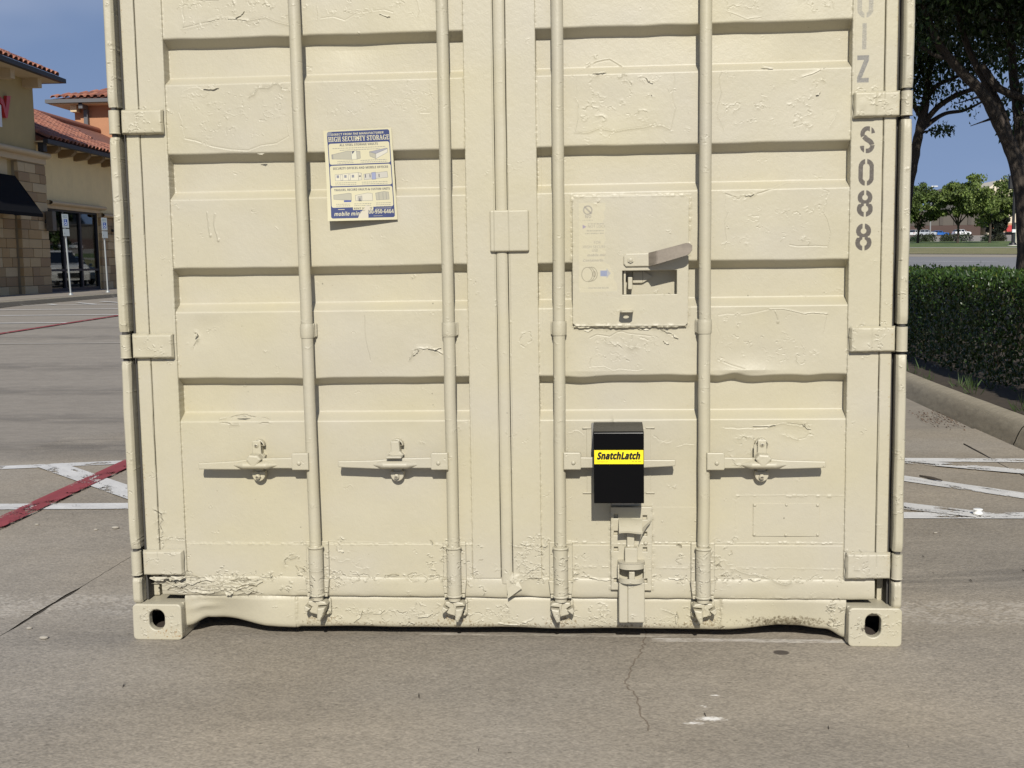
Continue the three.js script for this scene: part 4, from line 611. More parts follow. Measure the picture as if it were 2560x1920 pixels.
/* painted markings: worn sheets a few millimetres proud */
function wornTex(seed, keep) { const N = 512, cv = document.createElement('canvas'); cv.width = cv.height = N; const c = cv.getContext('2d'), im = c.createImageData(N, N); for (let j = 0; j < N; j++) for (let i = 0; i < N; i++) { const n = fbm(i / 34, j / 80, seed, 5), f = vn(i / 2.5, j / 5, seed + 9), v = n * 0.76 + f * 0.24 > keep ? 0 : 255, o = (j * N + i) * 4; im.data[o] = im.data[o + 1] = im.data[o + 2] = v; im.data[o + 3] = 255; } c.putImageData(im, 0, 0); const t = canvasTex(cv, false); t.repeat.set(1 / 0.8, 1 / 0.8); return t; }
const lineMap = tileTex(256, (u, v, i, j) => { const k = 0.9 + (fbm(i / 20, j / 40, 15, 4) - 0.5) * 0.35 + (vn(i / 2, j / 2, 5) - 0.5) * 0.14; return [0.7 * k, 0.685 * k, 0.65 * k]; }, 0.9);
const redMap = tileTex(256, (u, v, i, j) => { const k = 0.9 + (fbm(i / 20, j / 40, 25, 4) - 0.5) * 0.5; return [0.30 * k, 0.055 * k, 0.06 * k]; }, 0.9);
const whiteWorn = new THREE.MeshStandardMaterial({ map: lineMap, alphaMap: wornTex(5, 0.645), transparent: true, roughness: 0.8 });
const whiteVeryWorn = new THREE.MeshStandardMaterial({ map: lineMap, alphaMap: wornTex(8, 0.575), transparent: true, roughness: 0.8 });
const whiteFresh = new THREE.MeshStandardMaterial({ map: lineMap, roughness: 0.8 });
const redWorn = new THREE.MeshStandardMaterial({ map: redMap, alphaMap: wornTex(14, 0.64), transparent: true, roughness: 0.8 });
function marking(name, label, a, b, w, mat, lift = 0.004) {
  const dx = b[0] - a[0], dz = b[1] - a[1], L = Math.hypot(dx, dz), nx = -dz / L * w / 2, nz = dx / L * w / 2, n = Math.max(1, Math.round(L / 0.5));
  const g = grid(n, 2, (u, v) => { const s = (v - 0.5) * 2, x = a[0] + dx * u + nx * s, z = a[1] + dz * u + nz * s; return [x, ter(x, z) + lift, z]; }, q => [(q[0] * dz - q[2] * dx) / L, (q[0] * dx + q[2] * dz) / L]);
  const m = mesh(name, g, mat); struct(m, label, 'road marking'); return m;
}
marking('white_line', 'worn white bay line behind the crossing red line, farther of the two', [-3.9, -2.97], [-2.2, -3.42], 0.125, whiteWorn);
marking('white_line', 'worn white bay line nearest the container side with the leaflet', [-4.2, -1.96], [-1.9, -2.035], 0.14, whiteWorn, 0.0045);
marking('white_line', 'worn white diagonal bar crossing under the red line', [-3.06, -3.2], [-2.0, -2.15], 0.16, whiteWorn, 0.008);
marking('red_line', 'faded red fire lane stripe crossing the white bay lines', [-2.52, -1.0], [-2.615, -4.5], 0.125, redWorn, 0.012);
marking('white_line', 'worn white bay line farthest back beside the planted kerb', [1.3, -3.37], [2.9, -3.3], 0.125, whiteWorn);
marking('white_line', 'worn white diagonal bar forking from the far bay line by the kerb', [1.85, -3.42], [2.9, -2.76], 0.135, whiteVeryWorn, 0.008);
marking('white_line', 'worn white diagonal bar in the middle of the kerbside hatching', [1.45, -3.24], [2.9, -1.8], 0.14, whiteWorn, 0.0045);
marking('white_line', 'flaking white bay line with a white cap lying on it', [1.2, -1.84], [2.9, -1.84], 0.13, whiteVeryWorn, 0.0046);
marking('white_line', 'flaking white diagonal stub joining the capped bay line', [1.3, -2.33], [2.05, -1.84], 0.14, whiteVeryWorn, 0.0088);
// far left lot
marking('white_line', 'thin white bay line ending at the distant red stripe', [-16, -16.6], [-9.07, -16.31], 0.1, whiteFresh);
marking('white_line', 'thin white bay line just beyond the distant red stripe', [-16, -18.6], [-4, -18.0], 0.1, whiteFresh);
marking('white_line', 'thin white bay line nearest the hatched accessible bay', [-13, -20.32], [-4, -20.1], 0.1, whiteFresh);
marking('white_line', 'white border line of the hatched accessible bay', [-13.1, -22.25], [-4, -22.1], 0.1, whiteFresh);
for (let i = 0; i < 5; i++) { const x = -12.2 + i * 0.95, l = [0.5, 1.35, 2.5, 3.2, 3.4][i]; marking('hatch_line', ['first and shortest', 'second', 'third', 'fourth', 'fifth'][i] + ' white diagonal hatch line of the accessible bay', [x, -22.32], [x - l * 0.66, -22.32 - l * 0.76], 0.12, whiteFresh, 0.008); }
marking('hatch_line', 'white line by the sidewalk beneath the farther parking sign', [-13.5, -28.05], [-10.5, -26.6], 0.12, whiteFresh);
marking('red_line', 'distant red fire lane stripe across the lot', [-9.4, -11.8], [-8.7, -20.0], 0.13, redWorn, 0.0085);
marking('lot_joint', 'pale straight joint line across the lot', [-9, -12.5], [-6.2, -12.42], 0.05, std([0.4, 0.37, 0.32], 0.9));

/* rubber tyre tracks across the lot */
{
  const N = 256, cv = document.createElement('canvas'); cv.width = cv.height = N; const c = cv.getContext('2d'), im = c.createImageData(N, N);
  for (let j = 0; j < N; j++) for (let i = 0; i < N; i++) { const e = Math.sin(Math.PI * (j + 0.5) / N), v = 255 * clamp(sst(0.3, 0.75, fbm(i / 34, j / 22, 44, 4)) * 0.75 + vn(i / 2, j / 2, 9) * 0.25 - 0.05, 0, 1) * Math.pow(e, 0.7), o = (j * N + i) * 4; im.data[o] = im.data[o + 1] = im.data[o + 2] = v; im.data[o + 3] = 255; }
  c.putImageData(im, 0, 0); const t = canvasTex(cv, false);
  const m = new THREE.MeshStandardMaterial({ color: new THREE.Color().setRGB(0.1, 0.095, 0.088), alphaMap: t, transparent: true, opacity: 0.24, roughness: 0.85 });
  [[-14, -4.35, -2.2, -3.95, 0.8], [-14, -5.9, -3, -5.3, 0.7], [-14, -7.6, -3, -7.2, 0.9], [-16, -10.2, -4, -9.4, 1.0], [-16, -13.6, -4, -13.4, 0.9], [-16, -15.4, -5, -15.2, 0.7], [1.2, -0.7, 2.9, -0.95, 0.35]].forEach(([x0, z0, x1, z1, w], k) => {
    const g = grid(24, 3, (u, v) => { const x = x0 + (x1 - x0) * u, z = z0 + (z1 - z0) * u - (v - 0.5) * w; return [x, ter(x, z) + 0.0025, z]; }); const uv = g.attributes.uv; for (let j = 0; j <= 3; j++) for (let i = 0; i <= 24; i++) uv.setXY(j * 25 + i, (x0 + (x1 - x0) * i / 24) / 3 + k * 0.37, j / 3);
    struct(mesh('tyre_track', g, m), 'dark rubber tyre track across the concrete, ' + ['closest behind the container corner', 'second back', 'third back', 'in the middle of the lot', 'before the distant red stripe', 'just before the far bay lines', 'beside the kerbside hatching'][k], 'tyre track');
  });
}
/* kerb of the planted strip, cast in lengths */
const kerbTex = tileTex(512, (u, v, i, j) => { const k = 1 + (fbm(i / 60, j / 18, 301, 4) - 0.5) * 0.5 + (vn(i / 2, j / 2, 302) - 0.5) * 0.25; return [0.31 * k, 0.27 * k, 0.198 * k]; }, 0.7);
{
  const kerb = group('kerb'); struct(kerb, 'rounded concrete kerb of the planted strip', 'kerb');
  const mat = new THREE.MeshStandardMaterial({ map: kerbTex, roughness: 0.9, bumpMap: concBump, bumpScale: 0.0012 });
  const prof = [[2.9, -0.03], [2.908, 0.004], [2.92, 0.025], [2.933, 0.06], [2.945, 0.088], [2.96, 0.112], [2.98, 0.131], [3.005, 0.143], [3.035, 0.149], [3.07, 0.15], [3.09, 0.146], [3.102, 0.135], [3.106, 0.0]];
  for (let k = 0; k < 8; k++) { const z0 = -0.83 - k * 3.05, z1 = z0 - 3.035; mesh('kerb_stone', boxUV(grid(14, prof.length - 1, (u, v) => { const q = prof[Math.round(v * (prof.length - 1))], z = z0 + (z1 - z0) * u; return [q[0] + (vn(z * 3, v * 4, 8) - 0.5) * 0.006, q[1] + ter(q[0], z), z]; }, q => [q[2], q[1] + q[0]])), mat, kerb); }
  mesh('joint_mortar', [box(2.99, 3.1, 0.0, 0.132, -25, -0.9)], std([0.45, 0.42, 0.36], 0.9), kerb);
  const soil = mesh('planting_bed', grid(12, 60, (u, v) => { const x = 3.1 + u * 6.4, z = 2 - v * 34; return [x, ter(x, z) + 0.115 + vn(x * 9, z * 9, 3) * 0.04, z]; }), new THREE.MeshStandardMaterial({ map: tileTex(256, (u, v, i, j) => { const k = 0.5 + fbm(i / 9, j / 9, 71, 4); return [0.05 * k, 0.037 * k, 0.024 * k]; }, 0.6), roughness: 1 })); struct(soil, 'dark mulch bed behind the kerb', 'planting bed');
}
/* leaf blade used by every plant */
function leafGeo(l, w, fold = 0.18) { const g = new THREE.BufferGeometry(), z = w * fold; g.setAttribute('position', new THREE.Float32BufferAttribute([0, 0, 0, w * 0.5, l * 0.42, z, 0, l * 0.46, 0, 0, 0, 0, 0, l * 0.46, 0, -w * 0.5, l * 0.42, z, w * 0.5, l * 0.42, z, 0, l, -z, 0, l * 0.46, 0, 0, l * 0.46, 0, 0, l, -z, -w * 0.5, l * 0.42, z], 3)); g.computeVertexNormals(); g.setAttribute('uv', new THREE.Float32BufferAttribute(new Float32Array(24), 2)); return g; }
const leafMat = (tr = 0.25, rough = 0.45) => new THREE.MeshPhysicalMaterial({ color: 0xffffff, roughness: rough, transmission: tr, thickness: 0, side: THREE.DoubleSide, ior: 1.4 });
const _m = new THREE.Matrix4(), _q = new THREE.Quaternion(), _e = new THREE.Euler(), _s = new THREE.Vector3(), _p = new THREE.Vector3(), _c = new THREE.Color();
function scatter(name, geo, mat, list, parent) { // list: [x, y, z, rx, ry, rz, scale, [r, g, b]]
  const im = new THREE.InstancedMesh(geo, mat, list.length); im.name = parent === scene ? numbered(name) : name; im.castShadow = im.receiveShadow = true;
  list.forEach((a, i) => { _q.setFromEuler(_e.set(a[3], a[4], a[5])); _m.compose(_p.set(a[0], a[1], a[2]), _q, _s.setScalar(a[6])); im.setMatrixAt(i, _m); im.setColorAt(i, _c.setRGB(...a[7])); });
  im.userData.kind = 'stuff'; parent.add(im); return im;
}
/* hedge */
{
  const r = rng(616), g = group('hedge'); tag(g, 'clipped dark green hedge growing behind the kerb', 'hedge'); g.position.set(3.95, 0.12, -9);
  const L = [], X0 = -0.5, X1 = 0.5, H = 0.91, ZA = -12, ZB = 7.5;
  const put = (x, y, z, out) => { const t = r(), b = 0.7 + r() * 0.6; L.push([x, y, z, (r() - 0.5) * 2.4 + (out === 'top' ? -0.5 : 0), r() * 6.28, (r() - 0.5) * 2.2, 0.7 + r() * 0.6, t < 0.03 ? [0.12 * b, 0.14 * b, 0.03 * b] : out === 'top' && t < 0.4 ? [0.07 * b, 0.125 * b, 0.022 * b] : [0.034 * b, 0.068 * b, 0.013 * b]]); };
  const top = (x, z) => H + (fbm(x * 3, z * 2.2, 5, 3) - 0.5) * 0.14 - 0.09 * Math.pow(Math.abs(x / 0.5), 6), sideX = (y, z) => (fbm(y * 3, z * 2, 9, 3) - 0.5) * 0.14;
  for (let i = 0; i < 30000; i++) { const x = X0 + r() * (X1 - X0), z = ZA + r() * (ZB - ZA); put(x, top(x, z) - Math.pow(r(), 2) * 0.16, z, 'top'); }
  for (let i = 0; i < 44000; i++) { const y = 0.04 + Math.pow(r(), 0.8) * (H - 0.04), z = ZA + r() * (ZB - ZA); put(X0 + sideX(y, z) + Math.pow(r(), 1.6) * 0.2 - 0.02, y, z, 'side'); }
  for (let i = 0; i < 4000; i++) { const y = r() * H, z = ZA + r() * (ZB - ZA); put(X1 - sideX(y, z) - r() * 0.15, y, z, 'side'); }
  for (let i = 0; i < 26; i++) { const x = X0 + r(), z = ZA + 3 + r() * 14; for (let k = 0; k < 7; k++) put(x + (r() - 0.5) * 0.05, top(x, z) + k * 0.012, z + (r() - 0.5) * 0.05, 'top'); }
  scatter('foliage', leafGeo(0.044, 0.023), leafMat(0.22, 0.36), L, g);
  const stems = []; for (let i = 0; i < 60; i++) { const z = ZA + r() * (ZB - ZA), x = (r() - 0.5) * 0.6; stems.push(limb([[x, -0.1, z, 0.012], [x + (r() - 0.5) * 0.2, 0.45, z + (r() - 0.5) * 0.2, 0.008], [x + (r() - 0.5) * 0.5, 0.9, z + (r() - 0.5) * 0.3, 0.003]], 5)); }
  mesh('stems', stems, std([0.06, 0.045, 0.03], 0.9), g);
}
/* weeds at the kerb edge and dry litter in the gutter */
{
  const r = rng(77), L = [];
  for (let i = 0; i < 16; i++) { const z = -9.2 + r() * 6.4, x = 3.12 + Math.pow(r(), 2) * 0.3, n = 5 + r() * 10; for (let k = 0; k < n; k++) { const b = 0.7 + r() * 0.7; L.push([x + (r() - 0.5) * 0.09, 0.12, z + (r() - 0.5) * 0.14, (r() - 0.5) * 1.3, r() * 6.3, (r() - 0.5) * 1.7, 0.35 + r() * 0.65, [0.05 * b, 0.085 * b, 0.022 * b]]); } }
  const w = scatter('weeds', leafGeo(0.17, 0.012), leafMat(0.3, 0.6), L, scene); w.userData.label = 'tufts of grass weeds along the kerb top'; w.userData.category = 'weeds';
  const T = []; for (let i = 0; i < 240; i++) { const z = -5.6 + (r() + r()) * 0.55, x = 2.9 - Math.pow(r(), 1.5) * 0.22 + (z + 5.5) * -0.06; const b = 0.6 + r() * 0.8; T.push([x, 0.006 + r() * 0.006, z, Math.PI / 2 + (r() - 0.5) * 0.3, r() * 6.3, (r() - 0.5) * 0.3, 0.4 + r() * 0.9, [0.2 * b, 0.12 * b, 0.07 * b]]); }
  for (let i = 0; i < 30; i++) { const b = 0.5 + r() * 0.5; T.push([-3 + r() * 5.6, 0.005, -4 + r() * 5, Math.PI / 2, r() * 6.3, 0, 0.25 + r() * 0.5, [0.05 * b, 0.04 * b, 0.028 * b]]); }
  for (const [x, z, s] of [[-1.086, 0.389, 0.7], [-0.218, 0.438, 0.8], [0.874, 0.623, 0.6], [1.044, 0.73, 0.6], [0.563, 0.55, 0.5], [1.9, -0.9, 0.6]]) T.push([x, 0.006, z, Math.PI / 2 + 0.3, r() * 6, 0.2, s, [0.04, 0.032, 0.024]]);
  const l = scatter('leaf_litter', leafGeo(0.05, 0.006), std(0xffffff, 0.9), T, scene); l.userData.label = 'dry brown leaves and needles in the gutter'; l.userData.category = 'leaf litter';
  const st = mesh('twig', [limb([[2.03, 0.014, -2.77, 0.006], [2.07, 0.016, -2.7, 0.008], [2.11, 0.014, -2.64, 0.004]], 6, 0.5)], std([0.05, 0.04, 0.03], 0.9)); tag(st, 'short dark twig lying on the white hatching', 'twig');
  const t2 = mesh('twig', [limb([[2.62, 0.001, -3.92, 0.006], [2.615, 0.001, -3.6, 0.005], [2.604, 0.0, -3.2, 0.003], [2.6, 0.0, -2.72, 0.003]], 6, 0.8)], std([0.035, 0.03, 0.024], 0.95)); tag(t2, 'long dark line of debris in the slab joint by the kerb', 'debris');
  const pb = []; for (const [x, z, s] of [[-1.94, -1.55, 0.014], [-2.02, -1.52, 0.008], [-1.75, -1.6, 0.009], [-1.72, -1.72, 0.009], [-2.35, -1.62, 0.008], [-1.72, -0.05, 0.011], [-1.62, -0.1, 0.008], [-1.52, 0.0, 0.012], [1.55, -1.6, 0.006], [1.75, -1.5, 0.007]]) pb.push(new THREE.IcosahedronGeometry(s, 1).scale(1.3, 0.5, 0.9).translate(x, s * 0.45, z));
  const p = mesh('pebbles', pb, std([0.34, 0.31, 0.26], 0.9)); p.userData.kind = 'stuff'; p.userData.label = 'few small pebbles scattered on the slab'; p.userData.category = 'pebbles';
  const cap = group('bottle_cap'); cap.position.set(2.038, 0.009, -1.84); tag(cap, 'small white plastic cap standing on the flaking white line', 'cap');
  const cm = std([0.78, 0.78, 0.76], 0.4); mesh('rim', new THREE.LatheGeometry([[0, 0], [0.024, 0], [0.027, 0.004], [0.027, 0.012], [0.021, 0.014], [0.019, 0.022], [0.026, 0.026], [0.027, 0.03], [0.02, 0.033], [0, 0.033]].map(a => new THREE.Vector2(a[0] * 0.82, a[1] * 0.82)), 28), cm, cap);
}

/* ---------- shop row on the far side of the lot: local x runs along the facade away from us, z outward ---------- */
const stucco = (r, g, b, s) => new THREE.MeshStandardMaterial({ map: tileTex(256, (u, v, i, j) => { const k = 1 + (fbm(i / 50, j / 50, s, 3) - 0.5) * 0.12 + (vn(i / 2, j / 2, s + 1) - 0.5) * 0.08; return [r * k, g * k, b * k]; }, 1.5), roughness: 0.9 });
const SW = 0.48, FTH = Math.PI / 2 + 0.04, FORG = [-16.15, 0, -32.15];
const tileMats = [[0.34, 0.13, 0.078], [0.26, 0.1, 0.064], [0.39, 0.165, 0.1], [0.2, 0.085, 0.06], [0.35, 0.145, 0.088]].map(c => std(c, 0.8));
const charcoal = std([0.022, 0.022, 0.026], 0.6), trimTan = stucco(0.55, 0.43, 0.27, 41), wood = std([0.22, 0.15, 0.075], 0.8);
/* barrel tile: half tube, tapering, length along +x local before placement */
function tileGeo(len, r) { return grid(8, 1, (u, v) => { const a = Math.PI * u, rr = r * (1 - 0.16 * v); return [-rr * Math.cos(a), rr * Math.sin(a) * 0.8, -len * v]; }); }
function thickTile(len, r) { const a = tileGeo(len, r), b = tileGeo(len, r * 0.82).translate(0, -0.004, 0); const lip = grid(8, 1, (u, v) => { const t = Math.PI * u, rr = r * (1 - 0.18 * v); return [-rr * Math.cos(t), rr * Math.sin(t) * 0.8, 0]; }); return join([a, b, lip]); }
const tileShape = thickTile(0.46, 0.13);
/* a tiled slope: eave from s0 to s1 at (o, y), rising inward with pitch; cut(s, k) drops tiles outside a hip */
function tiledSlope(roof, s0, s1, o, y, pitch, courses, place, seed, cut) {
  const r = rng(seed), st = 0.285, ca = Math.cos(pitch), sa = Math.sin(pitch);
  for (let k = 0; k < courses; k++) for (let s = s0 + st / 2; s < s1; s += st) {
    if (cut && !cut(s, k)) continue;
    const t = new THREE.Mesh(tileShape, tileMats[Math.floor(r() * tileMats.length)]); t.name = 'roof_tile'; t.castShadow = t.receiveShadow = true;
    const d = k * 0.36; place(t, s + (r() - 0.5) * 0.012, y + d * sa + 0.02, o - d * ca); t.rotation.x += pitch; roof.add(t);
  }
}
{
  const B = group('shop_building'); B.position.set(...FORG); B.rotation.y = FTH; tag(B, 'tan stucco shop with stone piers, black awning and red tile roofs', 'building');
  const wallLow = stucco(0.78, 0.62, 0.33, 11), wallTower = stucco(0.43, 0.33, 0.155, 12), band = stucco(0.56, 0.45, 0.27, 13);
  const bx = (s0, s1, y0, y1, o0, o1, r) => boxUV(box(s0, s1, y0, y1, o0, o1, r));
  mesh('wall', [bx(-2.7, 15, 3.02, 4.86, -0.3, 0), bx(3.3, 15, 0.4, 3.02, -0.3, 0), bx(1.86, 3.3, 0.4, 3.02, -0.3, -0.02)], wallLow, B);
  const tw = mesh('tower_wall', [bx(-12, -3.2, 4.5, 6.52, -5, 0.3), bx(-12, -9, 0.4, 4.5, -5, 0.1), bx(-5.72, -2.63, 0.4, 4.5, -5, 0.1), bx(-9, -5.72, 2.9, 4.5, -5, 0.1)], wallTower, B); tw.userData.label = 'darker olive tan wall of the taller corner';
  mesh('stucco_panel', [bx(-12, -4.72, 3.4, 4.36, 0.1, 0.14)], band, B);
  // cornice mouldings
  const mould = (s0, s1, y0, y1, o) => { const n = 10, pr = []; for (let i = 0; i <= n; i++) { const a = -Math.PI / 2 + Math.PI * i / n; pr.push([o + 0.13 * Math.cos(a), (y0 + y1) / 2 + (y1 - y0) / 2 * Math.sin(a)]); } return [boxUV(grid(1, n, (u, v) => { const q = pr[Math.round(v * n)]; return [s0 + (s1 - s0) * u, q[1], q[0]]; })), bx(s0, s1, y0, y1, o - 0.2, o)]; };
  mesh('cornice', mould(-12, -2.62, 4.36, 4.54, 0.36), trimTan, B); mesh('cornice', [bx(-12, -2.66, 4.2, 4.36, 0.1, 0.33)], trimTan, B);
  mesh('lintel', [...mould(-2.1, 2.15, 3.09, 3.22, 0.1), bx(-2.1, 1.9, 2.99, 3.09, -0.1, 0.06)], trimTan, B); mesh('pier_cap', [...mould(1.9, 3.4, 2.86, 2.99, 0.1)], trimTan, B);
  // stone veneer, each stone its own piece
  const stoneMats = [[0.42, 0.3, 0.16], [0.36, 0.25, 0.13], [0.46, 0.34, 0.185], [0.32, 0.215, 0.115], [0.5, 0.385, 0.225], [0.4, 0.27, 0.13]].map((c, i) => stucco(...c, 60 + i * 5)), r = rng(2024);
  const sg = [0.42, 0.55, 0.68, 0.84].map(w => boxUV(new RoundedBoxGeometry(w - 0.014, 0.253, 0.12, 1, 0.014)));
  function veneer(name, s0, s1, y0, y1, o) {
    const v = group(name, B); mesh('mortar', [bx(s0 + 0.01, s1 - 0.01, y0, y1, o - 0.3, o - 0.03)], std([0.28, 0.235, 0.16], 0.95), v);
    for (let y = y0; y < y1 - 0.1; y += 0.266) { let s = s0; while (s < s1 - 0.02) { let k = Math.floor(r() * 4), w = [0.42, 0.55, 0.68, 0.84][k], rest = s1 - s, sc = 1; if (rest < w + 0.3) { sc = rest / w; } const m = new THREE.Mesh(sg[k], stoneMats[Math.floor(r() * 6)]); m.name = 'stone'; m.castShadow = m.receiveShadow = true; m.scale.x = sc; m.position.set(s + w * sc / 2, y + 0.133, o - 0.06 + (r() - 0.5) * 0.02); v.add(m); s += w * sc; } }
  }
  veneer('stone_pier', -4.4, -2.63, 0.44, 4.2, 0.3); veneer('stone_reveal', -5.7, -4.42, 0.44, 2.8, 0.14); veneer('stone_pier', 1.9, 3.3, 0.46, 2.85, 0.08);
  // shop front: frame, mullions, panes
  const glass = new THREE.MeshPhysicalMaterial({ color: new THREE.Color().setRGB(0.32, 0.4, 0.4), roughness: 0.02, transmission: 1, thickness: 0, ior: 1.6, specularIntensity: 1 });
  const fr = group('shop_window', B), S = [-2.6, -0.84, 0.44, 1.84];
  mesh('frame', [bx(-2.6, 1.86, 2.93, 3.0, -0.12, -0.02), bx(-2.6, 1.86, 0.48, 0.58, -0.12, -0.02), bx(1.78, 1.86, 0.48, 3.0, -0.121, -0.019)], charcoal, fr);
  for (const s of [-0.86, 0.45]) mesh('mullion', [bx(s - 0.06, s + 0.06, 0.58, 2.93, -0.122, -0.018)], charcoal, fr); mesh('transom', [bx(-2.6, 1.78, 1.1, 1.17, -0.12, -0.021)], charcoal, fr);
  for (const [a, b] of [[-2.6, -0.92], [-0.8, 0.39], [0.51, 1.78]]) for (const [c, d] of [[0.58, 1.1], [1.17, 2.93]]) mesh('pane', [box(a, b, c, d, -0.072, -0.068)], glass, fr);
  mesh('interior', [bx(-2.6, 1.9, 0.4, 0.46, -4, -0.3), bx(-2.6, 1.9, 0.4, 3.2, -4.1, -4), bx(-2.7, -2.6, 0.4, 3.2, -4, -0.3), bx(1.9, 2.0, 0.4, 3.2, -4, -0.3), bx(-2.6, 1.9, 3.05, 3.1, -4, -0.3)], std([0.16, 0.155, 0.145], 0.9), fr);
  const dr = group('shop_door', B); mesh('frame', [bx(-9, -5.72, 2.8, 2.9, -0.16, -0.06), bx(-5.82, -5.72, 0.48, 2.8, -0.16, -0.06), bx(-9, -8.9, 0.48, 2.8, -0.16, -0.06), bx(-7.42, -7.3, 0.48, 2.8, -0.161, -0.059)], charcoal, dr); for (const [a, c] of [[-8.9, -7.42], [-7.3, -5.82]]) mesh('pane', [box(a, c, 0.5, 2.8, -0.112, -0.108)], glass, dr); mesh('room', [bx(-9, -5.72, 0.4, 0.47, -4.9, -0.2), bx(-9, -5.72, 0.4, 2.9, -4.99, -4.9)], std([0.2, 0.19, 0.17], 0.9), dr);
  // awning: sloped black cloth on a frame
  const aw = group('awning', B), cloth = new THREE.MeshPhysicalMaterial({ color: new THREE.Color().setRGB(0.006, 0.0065, 0.008), roughness: 0.9, specularIntensity: 0.25 });
  mesh('cloth', [grid(30, 8, (u, v) => [-11 + 6.3 * u, 3.74 - 1.05 * v - 0.03 * Math.sin(Math.PI * v), 0.34 + 0.72 * v]), new THREE.BufferGeometry().setFromPoints([[-4.7, 3.74, 0.34], [-4.7, 2.69, 1.06], [-4.7, 2.69, 0.34]].map(a => new THREE.Vector3(...a)))].map((g, i) => { if (i) g.computeVertexNormals(); return g; }), cloth, aw);
  mesh('valance', [bx(-11, -4.7, 2.6, 2.69, 1.045, 1.06)], cloth, aw);
  mesh('arm', [bx(-4.8, -4.74, 2.66, 2.72, 0.3, 1.04)], charcoal, aw);
  // wall lantern beside the pier
  const lan = group('wall_lamp', B); mesh('shade', [bx(-2.95, -2.7, 2.28, 2.85, 0.36, 0.56, 0.01)], std([0.10, 0.085, 0.065], 0.6), lan); mesh('bracket', [bx(-2.9, -2.75, 2.5, 2.62, 0.29, 0.36)], charcoal, lan);
  const lan2 = group('wall_lamp', B); mesh('shade', [bx(2.75, 2.95, 2.25, 2.6, 0.2, 0.4, 0.01)], charcoal, lan2); mesh('bracket', [bx(2.8, 2.9, 2.4, 2.48, 0.07, 0.2)], charcoal, lan2);
  // lower roof
  const place = (t, s, y, o) => t.position.set(s, y, o);
  const lr = group('roof', B); lr.userData.label = 'lower tiled roof slope behind the gutter';
  const p1 = Math.atan2(1.72, 3.6); mesh('deck', [boxUV(grid(1, 1, (u, v) => [-3.19 + 18 * u, 4.86 + 1.72 * v, 0.62 - 3.6 * v]))], tileMats[3], lr);
  tiledSlope(lr, -3.15, 3.9, 0.66, 4.9, p1, 11, place, 5, (s, k) => s < 1.6 + k * 0.42 || k < 3);
  mesh('ridge_cap', [new THREE.CylinderGeometry(0.14, 0.14, 18, 10).rotateZ(Math.PI / 2).translate(5.8, 6.62, -3.0)], tileMats[1], lr);
  mesh('back_slope', [boxUV(grid(1, 1, (u, v) => [-3.19 + 18 * u, 6.58 - 1.72 * v, -2.98 - 3.6 * v]))], tileMats[1], lr);
  mesh('gutter', [bx(-3.3, 15, 4.76, 4.88, 0.56, 0.7)], charcoal, B); mesh('soffit', [bx(-3.3, 15, 4.8, 4.83, -0.02, 0.56)], trimTan, B);
  for (let i = 0; i < 6; i++) { const s = -2.15 + i * 1.14; mesh('bracket', [extrude([[0, 4.79], [0.5, 4.79], [0.5, 4.7], [0.38, 4.6], [0, 4.55]].map(([o, y]) => [-o, y]), 0, 0.22).rotateY(Math.PI / 2).translate(s, 0, 0)], wood, B); }
  mesh('downspout', [bx(-3.16, -2.92, 4.55, 4.8, 0.34, 0.5)], charcoal, B);
  // tower roof
  const tr = group('roof', B); tr.userData.label = 'upper tiled roof of the corner tower';
  const p2 = 0.42; mesh('deck', [boxUV(grid(1, 1, (u, v) => [-12 + 9.1 * u - 2.6 * u * v, 6.6 + 1.2 * v, 1.0 - 2.7 * v])), boxUV(grid(1, 1, (u, v) => [-2.9 - 2.6 * v, 6.6 + 1.2 * v, 1.0 - 2.7 * v - 6 * u * (1 - 0.4 * v)]))], tileMats[3], tr);
  tiledSlope(tr, -9.6, -2.95, 1.02, 6.64, p2, 5, place, 9, (s, k) => s < -2.95 - k * 0.33);
  mesh('gutter', [bx(-12, -2.75, 6.5, 6.62, 0.96, 1.1), bx(-2.86, -2.74, 6.5, 6.62, -5, 0.96)], charcoal, B); mesh('soffit', [bx(-12, -2.86, 6.5, 6.54, -5, 0.96)], trimTan, B);
  mesh('bracket', [bx(-3.85, -3.6, 6.25, 6.5, 0.3, 0.75)], trimTan, B); mesh('bracket', [bx(-5.5, -5.25, 6.25, 6.5, 0.3, 0.75)], trimTan, B);
}
{ // raised sign letters
  const g = group('shop_sign'); g.position.set(...FORG); g.rotation.y = FTH; tag(g, 'raised red check shaped sign stroke with a white panel on the olive tower wall', 'sign');
  mesh('red_stroke', [extrude([[-5.42, 5.62], [-5.3, 5.56], [-5.17, 5.25], [-5.06, 5.25], [-4.8, 5.87], [-5.02, 5.85], [-5.13, 5.5], [-5.25, 5.72], [-5.42, 5.78]], 0.31, 0.4)], std([0.52, 0.035, 0.03], 0.4), g);
  mesh('white_panel', [box(-6.6, -5.36, 4.98, 5.56, 0.31, 0.38)], std([0.75, 0.76, 0.78], 0.5), g);
}
